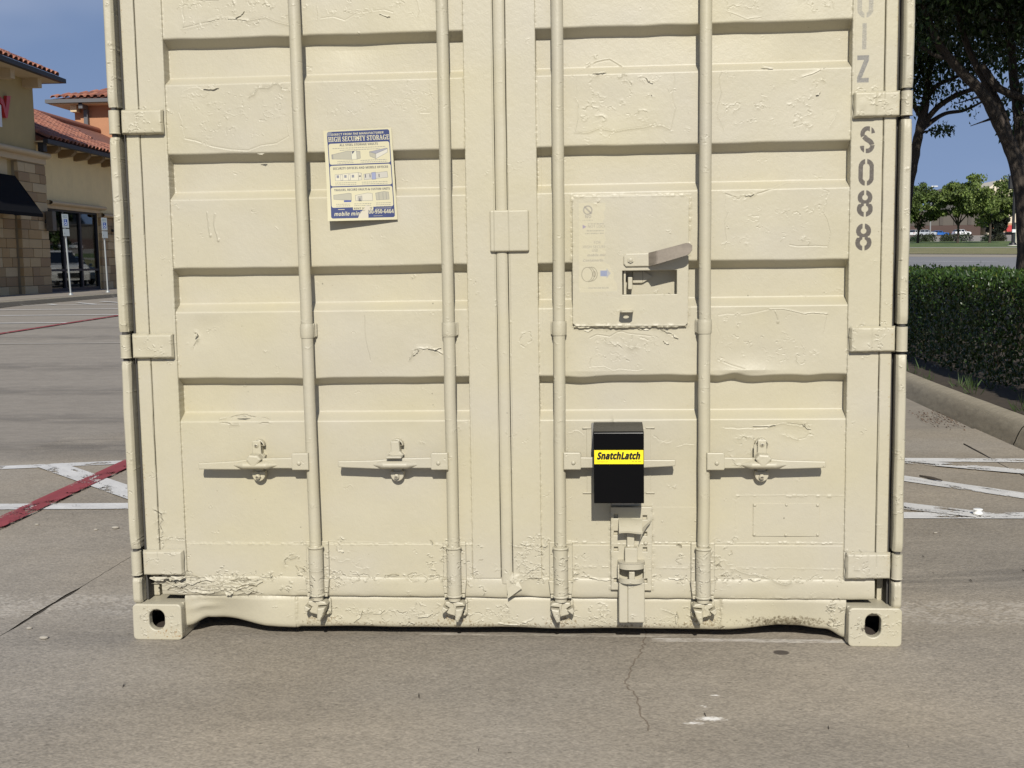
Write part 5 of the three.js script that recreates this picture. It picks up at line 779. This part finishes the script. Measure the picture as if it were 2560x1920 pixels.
{ // orange tower house behind
  const g = group('orange_tower'); g.position.set(-17.3, 0, -44.6); tag(g, 'orange stucco tower with tiled roof rising behind the shop', 'building');
  mesh('wall', [boxUV(box(-3.16, 3.2, 0.4, 7.62, -2.6, 2.6))], stucco(0.4, 0.2, 0.11, 91), g);
  mesh('gutter', [box(-4.0, 4.0, 7.66, 7.8, 3.2, 3.36), box(-4.0, -3.86, 7.66, 7.8, -3.3, 3.2)], std([0.10, 0.1, 0.105], 0.5), g);
  mesh('soffit', [box(-3.9, 3.9, 7.62, 7.66, -3.2, 3.2)], trimTan, g);
  mesh('bracket', [box(-3.15, -2.9, 7.35, 7.61, 2.61, 3.0)], trimTan, g);
  mesh('downspout', [box(-2.72, -2.56, 7.45, 7.66, 2.7, 3.2), box(-2.72, -2.56, 4.5, 7.45, 2.61, 2.78)], std([0.10, 0.1, 0.105], 0.5), g);
  const rf = group('roof', g); mesh('deck', [new THREE.BufferGeometry().setFromPoints([[-3.9, 7.8, 3.3], [3.9, 7.8, 3.3], [0.3, 8.75, 0], [-3.9, 7.8, 3.3], [0.3, 8.75, 0], [-0.3, 8.75, 0], [-3.9, 7.8, 3.3], [-0.3, 8.75, 0], [-3.9, 7.8, -3.3], [3.9, 7.8, 3.3], [3.9, 7.8, -3.3], [0.3, 8.75, 0], [3.9, 7.8, -3.3], [-3.9, 7.8, -3.3], [0, 8.75, 0]].map(a => new THREE.Vector3(...a)))].map(q => { q.computeVertexNormals(); return q; }), tileMats[3], rf);
  tiledSlope(rf, -3.8, 0.5, 3.34, 7.84, 0.28, 8, (t, s, y, o) => t.position.set(s, y, o), 21, (s, k) => s > -3.85 + k * 0.4);
}
/* sidewalk before the shops */
{
  const g = group('sidewalk'); g.position.set(...FORG); g.rotation.y = FTH; struct(g, 'concrete sidewalk in front of the shops', 'sidewalk');
  const m = new THREE.MeshStandardMaterial({ map: lotTex, roughness: 0.9 });
  for (let i = 0; i < 16; i++) mesh('slab', boxUV(box(-18 + i * 2.2, -18 + i * 2.2 + 2.19, 0.3, SW, -0.05, 2.62)), m, g);
  mesh('kerb_edge', boxUV(box(-18, 17.2, 0.3, SW - 0.004, 2.63, 2.78, 0.03)), new THREE.MeshStandardMaterial({ map: kerbTex, roughness: 0.9 }), g);
}
/* accessible parking signs */
const signTex = (() => { const cv = document.createElement('canvas'); cv.width = 128; cv.height = 192; const c = cv.getContext('2d'); c.fillStyle = 'rgb(168,176,178)'; c.fillRect(0, 0, 128, 192); c.fillStyle = 'rgb(96,124,120)'; c.font = 'bold 19px sans-serif'; c.fillText('RESERVED', 12, 30); c.fillText('PARKING', 20, 52); c.fillStyle = 'rgb(44,76,146)'; c.fillRect(28, 72, 72, 90); c.strokeStyle = c.fillStyle = 'rgb(235,238,240)'; c.lineWidth = 7; c.beginPath(); c.arc(62, 132, 18, 0.3, 4.2); c.stroke(); c.beginPath(); c.arc(58, 86, 7, 0, 7); c.fill(); c.beginPath(); c.moveTo(58, 94); c.lineTo(60, 120); c.lineTo(80, 120); c.lineTo(88, 146); c.stroke(); const t = canvasTex(cv); t.wrapS = t.wrapT = THREE.ClampToEdgeWrapping; return t; })();
function parkingSign(x, z, lean, label) {
  const g = group('parking_sign'); g.position.set(x, SW, z); g.rotation.set(0, 1.38, 0); g.rotation.order = 'ZYX'; g.rotation.z = lean; tag(g, label, 'sign', 'accessible parking signs before the shop window');
  const galv = std([0.36, 0.38, 0.38], 0.5, { metalness: 0.5 });
  mesh('post', [cyl(0, 0, -0.02, 2.1, 0.024, 14)], galv, g); mesh('base', [cyl(0, 0, 0, 0.05, 0.07, 16, 0.045)], galv, g);
  mesh('sign_panel', [box(-0.13, 0.13, 1.78, 2.14, 0.03, 0.036, 0.002), new THREE.PlaneGeometry(0.254, 0.354).translate(0, 1.96, 0.0385)], new THREE.MeshStandardMaterial({ map: signTex, roughness: 0.5 }), g);
  mesh('lower_panel', [box(-0.13, 0.13, 1.56, 1.75, 0.03, 0.036, 0.002)], std([0.38, 0.42, 0.42], 0.5), g);
  for (const y of [1.84, 2.08, 1.65]) mesh('bolt', [cylZ(-0.1, y, 0.034, 0.046, 0.012, 8)], galv, g);
}
parkingSign(-13.7, -26.34, 0.035, 'accessible parking sign standing nearer the stone pier, slightly leaning');
parkingSign(-13.83, -28.99, 0.015, 'accessible parking sign standing farther along, by the small stone pier');

/* ---------- trees, road and shops beyond the planted strip ---------- */
const bark = new THREE.MeshStandardMaterial({ map: tileTex(256, (u, v, i, j) => { const k = 0.6 + fbm(i / 10, j / 40, 501, 4) * 0.8; return [0.06 * k, 0.047 * k, 0.036 * k]; }, 1), roughness: 0.95, bumpMap: heightTex(256, (u, v, i, j) => fbm(i / 8, j / 30, 503, 4), 1), bumpScale: 0.02 });
function leaves(list, r, c, rad, n, col, size = 1, shell = 0) { // leaf clumps through an ellipsoid
  for (let i = 0; i < n; i++) {
    let x, y, z, d; do { x = r() * 2 - 1; y = r() * 2 - 1; z = r() * 2 - 1; d = x * x + y * y + z * z; } while (d > 1 || d < shell * r());
    const b = 0.65 + r() * 0.7; list.push([c[0] + x * rad[0], c[1] + y * rad[1], c[2] + z * rad[2], (r() - 0.5) * 2.6 + 2.4, r() * 6.28, (r() - 0.5) * 2, size * (0.7 + r() * 0.6), [col[0] * b, col[1] * b, col[2] * b]]);
  }
}
{ // near tree: stem forks low, limbs reach over the hedge
  const g = group('street_tree'); tag(g, 'near broadleaf tree with forking dark trunk rising from behind the hedge', 'tree', 'trees in the planted strip');
  g.position.set(5.06, ter(5, -9.6), -9.6); const o = a => a.map(([x, y, z, r]) => [x - 5.06, y - 0.06, z + 9.6, r]);
  mesh('trunk', [limb(o([[5.1, 0, -9.6, 0.16], [5.02, 0.8, -9.55, 0.115], [4.97, 1.5, -9.5, 0.1], [4.86, 2.13, -9.5, 0.088], [4.73, 2.47, -9.5, 0.072]]), 12, 0.25)], bark, g);
  const limbs = [[[4.78, 2.35, -9.5, 0.075], [4.6, 2.68, -9.45, 0.066], [4.44, 2.92, -9.4, 0.06], [4.24, 3.12, -9.4, 0.055], [4.06, 3.3, -9.35, 0.046], [3.92, 3.46, -9.3, 0.04], [3.8, 3.75, -9.3, 0.03], [3.5, 4.4, -9.2, 0.015]],
    [[4.84, 2.2, -9.55, 0.06], [4.74, 2.62, -9.6, 0.055], [4.66, 2.88, -9.65, 0.05], [4.55, 3.1, -9.7, 0.046], [4.42, 3.33, -9.7, 0.038], [4.31, 3.6, -9.7, 0.03], [4.24, 3.88, -9.7, 0.026], [4.3, 4.6, -9.8, 0.016], [4.4, 5.6, -9.9, 0.01]],
    [[4.95, 1.9, -9.6, 0.07], [4.94, 2.6, -9.7, 0.06], [4.88, 3.1, -9.75, 0.052], [4.82, 3.7, -9.8, 0.044], [4.75, 4.5, -9.8, 0.03], [4.9, 5.8, -10, 0.012]],
    [[5.2, 2.7, -9.7, 0.02], [4.98, 2.84, -9.6, 0.036], [4.88, 2.9, -9.55, 0.04], [4.72, 2.94, -9.5, 0.042], [4.6, 3.02, -9.5, 0.044], [4.46, 3.25, -9.55, 0.036]],
    [[4.24, 3.85, -9.7, 0.022], [4.42, 3.8, -9.6, 0.02], [4.7, 3.66, -9.4, 0.014], [4.95, 3.62, -9.2, 0.01]], [[4.05, 3.3, -9.35, 0.03], [3.9, 3.32, -9.3, 0.02], [3.6, 3.5, -9.2, 0.012]],
    [[4.6, 2.68, -9.45, 0.02], [4.42, 2.62, -9.4, 0.008], [4.3, 2.58, -9.35, 0.004]], [[4.45, 2.9, -9.4, 0.02], [4.3, 2.86, -9.3, 0.01], [4.1, 2.8, -9.2, 0.004]]];
  for (const l of limbs) mesh('limb', [limb(o(l), 9, 0.25)], bark, g);
  const r = rng(12), L = [], C = [0.036, 0.068, 0.014];
  leaves(L, r, [4.6, 5.75, -9.7], [3.3, 2.25, 2.9], 46000, C, 1.1, 0.2); leaves(L, r, [4.9, 5.5, -6.6], [3.2, 1.9, 2.8], 22000, C, 1.15); leaves(L, r, [5.2, 4.3, -9.4], [1.6, 0.55, 1.2], 5000, C); leaves(L, r, [4.2, 4.35, -9.6], [1.2, 0.5, 1.0], 3600, C); leaves(L, r, [4.15, 4.0, -9.6], [0.9, 0.45, 0.8], 1500, C); leaves(L, r, [5.0, 3.55, -9.5], [0.5, 0.6, 0.7], 1300, C); leaves(L, r, [4.95, 2.75, -9.9], [0.16, 0.35, 0.4], 240, C); leaves(L, r, [3.55, 3.75, -9.4], [0.5, 0.5, 0.7], 900, C); leaves(L, r, [4.32, 2.7, -9.35], [0.06, 0.1, 0.05], 9, C, 0.7);  // second clump is added, out of view, to shade trunk and limbs
  leaves(L, r, [4.95, 3.72, -9.0], [0.22, 0.12, 0.2], 150, [0.09, 0.15, 0.03]);
  scatter('crown', leafGeo(0.085, 0.04), leafMat(0.35, 0.5), L.map(a => { a[0] -= 5.06; a[1] -= 0.06; a[2] += 9.6; return a; }), g);
}
{ // second tree, trunk half hidden by the container
  const g = group('street_tree'); tag(g, 'second broadleaf tree, its curving trunk partly hidden by the container edge', 'tree', 'trees in the planted strip');
  const b = [4.7, ter(4.7, -14), -14]; g.position.set(...b); const o = a => a.map(([x, y, z, r]) => [x - b[0], y - b[1], z - b[2], r]);
  mesh('trunk', [limb(o([[4.68, 0, -14, 0.14], [4.78, 1.2, -14, 0.1], [4.88, 2.2, -14, 0.085], [4.95, 2.6, -14, 0.075], [5.02, 3.0, -14, 0.066], [5.1, 3.4, -14, 0.058]]), 12, 0.25)], bark, g);
  for (const l of [[[5.08, 3.35, -14, 0.05], [5.14, 3.52, -14, 0.045], [5.26, 3.66, -14, 0.036], [5.55, 3.78, -14, 0.024], [5.9, 3.98, -13.9, 0.01]], [[5.0, 2.95, -14, 0.05], [5.1, 3.14, -14, 0.048], [5.3, 3.38, -13.9, 0.042], [5.62, 3.54, -13.8, 0.036], [5.95, 3.58, -13.7, 0.015]], [[5.02, 3.0, -14, 0.04], [5.2, 3.14, -14.1, 0.036], [5.45, 3.28, -14.2, 0.03], [5.75, 3.33, -14.3, 0.024], [6.1, 3.5, -14.3, 0.012]], [[5.08, 3.35, -14, 0.05], [5.14, 3.8, -14, 0.045], [5.22, 4.2, -14, 0.034], [5.2, 5.2, -14, 0.016]], [[5.05, 3.2, -14, 0.04], [4.7, 3.7, -13.9, 0.03], [4.2, 4.3, -13.8, 0.016]], [[5.0, 2.96, -14, 0.03], [5.12, 3.0, -13.9, 0.012], [5.25, 2.98, -13.8, 0.006]]]) mesh('limb', [limb(o(l), 9, 0.25)], bark, g);
  const r = rng(13), L = [], C = [0.04, 0.07, 0.016];
  leaves(L, r, [4.9, 6.1, -14.2], [3.4, 2.45, 3.0], 50000, C, 1.1, 0.2); leaves(L, r, [5.4, 4.35, -13.6], [1.7, 0.5, 1.2], 4200, C); leaves(L, r, [4.5, 4.2, -13.8], [0.6, 0.7, 0.8], 2200, C); leaves(L, r, [5.3, 3.85, -14], [0.9, 0.4, 0.6], 900, C); leaves(L, r, [4.85, 3.75, -14], [0.35, 0.55, 0.5], 700, C); leaves(L, r, [5.3, 3.02, -13.85], [0.2, 0.09, 0.18], 150, C, 0.8); leaves(L, r, [5.6, 3.45, -14], [0.4, 0.14, 0.3], 130, C, 0.8); leaves(L, r, [5.25, 3.5, -14], [0.25, 0.12, 0.3], 90, C, 0.8);
  scatter('crown', leafGeo(0.085, 0.04), leafMat(0.35, 0.5), L.map(a => { a[0] -= b[0]; a[1] -= b[1]; a[2] -= b[2]; return a; }), g);
}
/* strips of road and verge: d along, n away from us */
const RQ = [19.7, -59.6], RDv = [0.6, 0.8], RN = [0.8, -0.6];
function strip(name, label, cat, n0, n1, lift, mat, t0 = -70, t1 = 70, up = 0) {
  const m = mesh(name, grid(60, 6, (u, v) => { const t = t0 + (t1 - t0) * u, n = n1 + (n0 - n1) * v, x = RQ[0] + RDv[0] * t + RN[0] * n, z = RQ[1] + RDv[1] * t + RN[1] * n; return [x, ter(x, z) + lift + (up && (v < 1) ? up : 0), z]; }), mat); return struct(m, label, cat);
}
const lawn = (a, b, s) => new THREE.MeshStandardMaterial({ map: tileTex(256, (u, v, i, j) => { const n = fbm(i / 24, j / 24, s, 4), f = vn(i / 1.6, j / 1.6, s + 4), k = 0.6 + f * 0.8, t = sst(0.35, 0.65, n); return [0, 1, 2].map(q => (a[q] + (b[q] - a[q]) * t) * k); }, 6), roughness: 1 });
strip('road', 'grey asphalt road beyond the hedge', 'road', -16.5, 0, 0.01, new THREE.MeshStandardMaterial({ map: tileTex(256, (u, v, i, j) => { const k = 1 + (fbm(i / 40, j / 10, 7, 3) - 0.5) * 0.2 + (vn(i / 2, j / 2, 8) - 0.5) * 0.1; return [0.215 * k, 0.21 * k, 0.205 * k]; }, 5), roughness: 0.9 }));
strip('lane_line', 'white lane dash on the road', 'road marking', -8.6, -8.35, 0.02, whiteFresh, -9, -4); strip('lane_line', 'white lane dash beyond the hedge top', 'road marking', -8.6, -8.35, 0.02, whiteFresh, 3, 8);
strip('road_kerb', 'kerb on the far side of the road', 'kerb', 0, 0.35, 0.16, std([0.34, 0.31, 0.26], 0.9)); strip('kerb_face', 'front face of the far road kerb', 'kerb', -0.02, 0.01, 0.012, std([0.34, 0.31, 0.26], 0.9), -70, 70, 0.13);
strip('dry_verge', 'dry straw coloured grass verge along the road', 'verge', 0.35, 19, 0.17, lawn([0.25, 0.21, 0.1], [0.17, 0.165, 0.06], 33)); strip('far_path', 'pale footpath across the road', 'path', 19, 21.4, 0.18, std([0.36, 0.33, 0.27], 0.9)); strip('far_lawn', 'green lawn beyond the footpath', 'lawn', 21.4, 62, 0.17, lawn([0.07, 0.11, 0.025], [0.11, 0.145, 0.035], 34));
/* a tree seen from afar: stem, limbs, clumps of leaves */
function farTree(x, z, h, rx, ry, seed, label, col = [0.165, 0.225, 0.05], low = 0.3, n = 9000, sz = 1) {
  const g = group('park_tree'), r = rng(seed), y0 = ter(x, z); g.position.set(x, y0, z); tag(g, label, 'tree', 'trees beyond the road');
  mesh('trunk', [limb([[0, 0, 0, 0.16 * sz], [0.05, h * low * 0.6, 0, 0.12 * sz], [0, h * low * 1.2, 0.05, 0.1 * sz], [0.1, h * 0.7, 0, 0.04]], 8, 0.2)], bark, g);
  for (let i = 0; i < 5; i++) { const a = i * 1.3 + r(); mesh('limb', [limb([[0, h * low * (0.8 + r() * 0.3), 0, 0.08 * sz], [Math.cos(a) * rx * 0.4, h * (low + 0.2), Math.sin(a) * rx * 0.4, 0.05 * sz], [Math.cos(a) * rx * 0.7, h * (low + 0.35), Math.sin(a) * rx * 0.7, 0.02]], 6)], bark, g); }
  const L = [], cy = h - ry; for (let k = 0; k < 64; k++) { let a, b, c; do { a = r() * 2 - 1; b = r() * 2 - 1; c = r() * 2 - 1; } while (a * a + b * b + c * c > 1); const q = 0.1 + r() * 0.17, t = 0.7 + r() * 0.6; leaves(L, r, [a * rx * 0.93, cy + b * ry * 0.93, c * rx * 0.93], [rx * q, ry * q * 0.75, rx * q], Math.round(n / 64), col.map(v => v * t), 1); }
  scatter('crown', leafGeo(0.3 * sz, 0.2 * sz), leafMat(0.35, 0.6), L, g);
}
farTree(36.9, -117, 6.4, 2.5, 2.0, 101, 'bright green park tree with slim trunk, nearer the white car');
farTree(39.4, -115, 7.4, 3.7, 2.75, 102, 'broad bright green park tree at the middle of the lawn');
farTree(34.3, -122, 6.6, 2.5, 2.4, 103, 'green park tree behind the tall grey lamp post', [0.13, 0.19, 0.042]);
farTree(31.2, -119, 7.3, 2.2, 2.7, 104, 'green park tree half hidden by the container edge', [0.13, 0.19, 0.042]);
farTree(48.6, -141, 4.2, 1.6, 1.7, 105, 'small dark tree leaning before the red shop front', [0.016, 0.026, 0.01]);
farTree(52.5, -138, 4.6, 1.3, 1.4, 106, 'slender young tree right of the dark one', [0.05, 0.085, 0.02]);
{ // shrubs in front of the car park
  const r = rng(55); for (let i = 0; i < 13; i++) { const x = 37.6 + i * 1.12 + (r() - 0.5) * 0.5, z = -140 - r() * 8, g = group('shrub'), L = [], w = 0.55 + r() * 0.3; g.position.set(x, ter(x, z) - 0.1, z); tag(g, 'low dark shrub in the row before the parked cars', 'shrub', 'shrubs before the parked cars'); leaves(L, r, [0, w * 0.8, 0], [w * 1.3, w, w], 420, [0.02 + r() * 0.016, 0.032 + r() * 0.02, 0.014]); scatter('foliage', leafGeo(0.2, 0.12), leafMat(0.2, 0.6), L, g); mesh('stem', [limb([[0, 0, 0, 0.05], [0, w, 0, 0.02]], 5)], bark, g); }
}
/* cars */
const tyreM = std([0.015, 0.015, 0.016], 0.85), rimM = std([0.4, 0.41, 0.42], 0.35, { metalness: 0.7 }), carGlass = new THREE.MeshPhysicalMaterial({ color: new THREE.Color().setRGB(0.012, 0.015, 0.018), roughness: 0.04, clearcoat: 1 });
function car(x, y, z, turn, color, tall, label, grp) {
  const g = group('parked_car'); g.position.set(x, y, z); g.rotation.y = turn; tag(g, label, 'car', grp);
  const pm = new THREE.MeshPhysicalMaterial({ color: new THREE.Color().setRGB(...color), roughness: 0.35, clearcoat: 0.8, clearcoatRoughness: 0.08 }), t = tall ? 1 : 0.86, W = 0.9;
  const arch = (cx) => { const o = []; for (let i = 0; i <= 8; i++) { const a = Math.PI - i / 8 * Math.PI; o.push([cx + 0.38 * Math.cos(a), 0.3 + 0.38 * Math.sin(a)]); } return o; };
  mesh('body', [extrude([[-2.2, 0.3], ...arch(-1.36), ...arch(1.32), [2.22, 0.3], [2.28, 0.55 * t], [2.2, 0.85 * t], [1.9, 0.98 * t], [0.95, 1.06 * t], [-2.05, 1.06 * t], [-2.28, 0.95 * t], [-2.28, 0.45]], -W, W, 0.07)], pm, g);
  mesh('cabin', [extrude([[1.0, 1.05 * t], [0.35, 1.52 * t], [0.1, 1.57 * t], [-1.3, 1.58 * t], [-1.75, 1.5 * t], [-2.1, 1.05 * t]], -W * 0.84, W * 0.84, 0.06)], carGlass, g);
  mesh('roof', [extrude([[0.32, 1.54 * t], [0.1, 1.62 * t], [-1.3, 1.63 * t], [-1.74, 1.56 * t], [-1.6, 1.52 * t], [0.2, 1.52 * t]], -W * 0.82, W * 0.82, 0.03)], pm, g);
  for (const s of [-1, 1]) { mesh('pillar', [0.42, -0.55, -1.6].map((px, i) => box(px - 0.05, px + 0.05, 1.05 * t, 1.5 * t, s * W * 0.83 - 0.03, s * W * 0.83 + 0.03)), pm, g); mesh('headlight', [box(1.98, 2.26, 0.68 * t, 0.84 * t, s * 0.66 - 0.17, s * 0.66 + 0.17, 0.05)], std([0.8, 0.82, 0.84], 0.1), g); mesh('tail_light', [box(-2.31, -2.2, 0.72 * t, 0.95 * t, s * 0.68 - 0.14, s * 0.68 + 0.14, 0.03)], std([0.35, 0.015, 0.012], 0.2), g); mesh('mirror', [box(0.62, 0.78, 1.06 * t, 1.2 * t, s * (W + 0.1) - 0.07, s * (W + 0.1) + 0.07, 0.04)], pm, g); }
  mesh('grille', [box(2.24, 2.3, 0.42, 0.62 * t, -0.5, 0.5, 0.02)], tyreM, g);
  for (const cx of [-1.36, 1.32]) for (const s of [-1, 1]) { const w = group('wheel', g); mesh('tyre', [new THREE.TorusGeometry(0.245, 0.085, 8, 22).scale(1, 1, 1.3).translate(cx, 0.33, s * 0.82)], tyreM, w); mesh('rim', [cylZ(cx, 0.33, s * 0.82 - 0.07, s * 0.82 + 0.07, 0.2, 14)], rimM, w); }
}
{
  const far = 'cars parked beyond the lawn', Y = x => ter(x, -300) + 0.12;
  car(93.4, Y(93), -300, 0.25, [0.72, 0.73, 0.74], true, 'white hatchback parked beyond the shrubs, farthest from the container', far); car(88.2, Y(88), -301, 0.2, [0.02, 0.12, 0.42], false, 'bright blue car between the white cars beyond the lawn', far); car(84.4, Y(84), -298, -0.4, [0.4, 0.43, 0.46], true, 'silver car parked left of the bright blue one', far); car(81.6, Y(81), -299, 0.9, [0.74, 0.74, 0.73], true, 'white car nearest the container edge beyond the lawn', far);
  const near = 'cars in the lot hidden behind the container';
  car(-9.7, ter(-8, -45), -47.3, -2.2, [0.7, 0.7, 0.68], true, 'white car mirrored in the shop window', near); car(-8.2, ter(-6, -49), -52.6, -2.2, [0.03, 0.05, 0.075], false, 'dark blue car mirrored in the shop window', near);
}
farTree(-1.5, -62, 8, 4.2, 3.2, 121, 'tree mirrored in the shop window beyond the hidden cars', [0.06, 0.1, 0.02], 0.25, 3200, 1.6); farTree(3.5, -72, 9, 4.6, 3.6, 122, 'larger tree mirrored in the shop window', [0.055, 0.09, 0.02], 0.25, 3200, 1.6);
/* lamp posts */
{
  const g = group('lamp_post'), y = ter(43.5, -150); g.position.set(43.45, y, -150); tag(g, 'tall slim grey lamp post with flat head above the parked cars', 'lamp post');
  const m = std([0.24, 0.25, 0.25], 0.5); mesh('pole', [cyl(0, 0, 0, 10.05 - y, 0.09, 12, 0.06)], m, g); mesh('head', [box(-0.05, 0.8, 9.9 - y, 10.07 - y, -0.2, 0.2, 0.06)], std([0.6, 0.61, 0.62], 0.4), g); mesh('footing', [cyl(0, 0, -0.2, 0.7, 0.22, 14)], std([0.35, 0.33, 0.3], 0.9), g);
}
{
  const g = group('signal_post'), y = ter(32.7, -89.3) + 0.18; g.position.set(32.68, y, -89.3); tag(g, 'black street post with a boxed signal head beside the near trunk', 'signal post');
  const m = std([0.012, 0.012, 0.014], 0.5); mesh('pole', [cyl(0, 0, 0.1, 5.6, 0.11, 14, 0.09)], m, g); mesh('base', [cyl(0, 0, 0, 0.22, 0.3, 16, 0.24)], m, g); mesh('signal_head', [box(-0.42, -0.02, 4.35, 5.4, -0.2, 0.2, 0.05)], m, g); mesh('push_box', [box(-0.14, 0.14, 1.0, 1.25, 0.08, 0.22, 0.02)], std([0.7, 0.7, 0.7], 0.5), g); mesh('footing', [cyl(0, 0, -0.1, 0.04, 0.42, 18)], std([0.55, 0.53, 0.48], 0.9), g);
}
{
  const g = group('utility_box'), x = 35, z = -95; g.position.set(x, ter(x, z) + 0.17, z); tag(g, 'pale utility cabinet behind the black signal post', 'utility box');
  mesh('cabinet', [box(-0.2, 0.22, 0, 1.75, -0.2, 0.2, 0.02)], std([0.42, 0.4, 0.32], 0.7), g); mesh('lid', [box(-0.24, 0.26, 1.75, 1.83, -0.24, 0.24, 0.02)], std([0.36, 0.34, 0.28], 0.7), g);
}
/* far shops */
{
  const g = group('far_store'); g.position.set(100, ter(100, -340), -345); tag(g, 'long grey store with brick base and dark roof behind the park trees', 'building'); const b = -ter(100, -340);
  mesh('wall', [box(-14, 11, 0, 13.6 + b, -20, 4.5)], std([0.1, 0.088, 0.074], 0.9), g); mesh('brick_base', [box(-14.1, 11.1, 0, 9.7 + b, 4.51, 4.7)], std([0.075, 0.048, 0.04], 0.9), g);
  mesh('gable', [extrude([[-1.6, 13.6 + b], [9, 13.6 + b], [9, 22 + b], [4.5, 21 + b], [-1, 20 + b], [0.4, 17 + b]], -10, 3)], std([0.085, 0.082, 0.075], 0.9), g);
  for (let i = 0; i < 6; i++) mesh('pilaster', [box(-12.5 + i * 4, -11.5 + i * 4, 9.7 + b, 13.3 + b, 4.52, 4.8)], std([0.08, 0.07, 0.06], 0.9), g);
  mesh('parapet', [box(-14.3, 11.3, 13.6 + b, 14 + b, -20, 5)], std([0.07, 0.064, 0.06], 0.9), g);
}
{
  const g = group('white_store'); g.position.set(118, ter(118, -340), -342); tag(g, 'cream white store with red awnings at the edge of the trees', 'building'); const b = -ter(118, -340);
  mesh('wall', [box(-5.2, 9, 0, 20 + b, -14, 2)], std([0.62, 0.55, 0.42], 0.9), g); mesh('gable', [extrude([[-5.2, 20 + b], [9, 20 + b], [9, 22.4 + b], [-1.8, 22.4 + b]], -14, 2)], std([0.62, 0.56, 0.44], 0.9), g);
  for (let i = 0; i < 3; i++) mesh('red_awning', [extrude([[0, 9.4 + b], [1.4, 7.6 + b], [0, 7.6 + b]].map(([o, y]) => [-o, y]), 0, 2.6).rotateY(Math.PI / 2).translate(-3.2 + i * 3.2, 0, 2.02)], std([0.36, 0.03, 0.03], 0.7), g);
  mesh('doorway', [box(-4, 6, 0, 7.4 + b, 2.01, 2.05)], charcoal, g); mesh('brick_band', [box(-5.21, 9, 7.6 + b, 10 + b, 2.001, 2.02)], std([0.4, 0.22, 0.12], 0.9), g);
}
renderer.render(scene, camera);
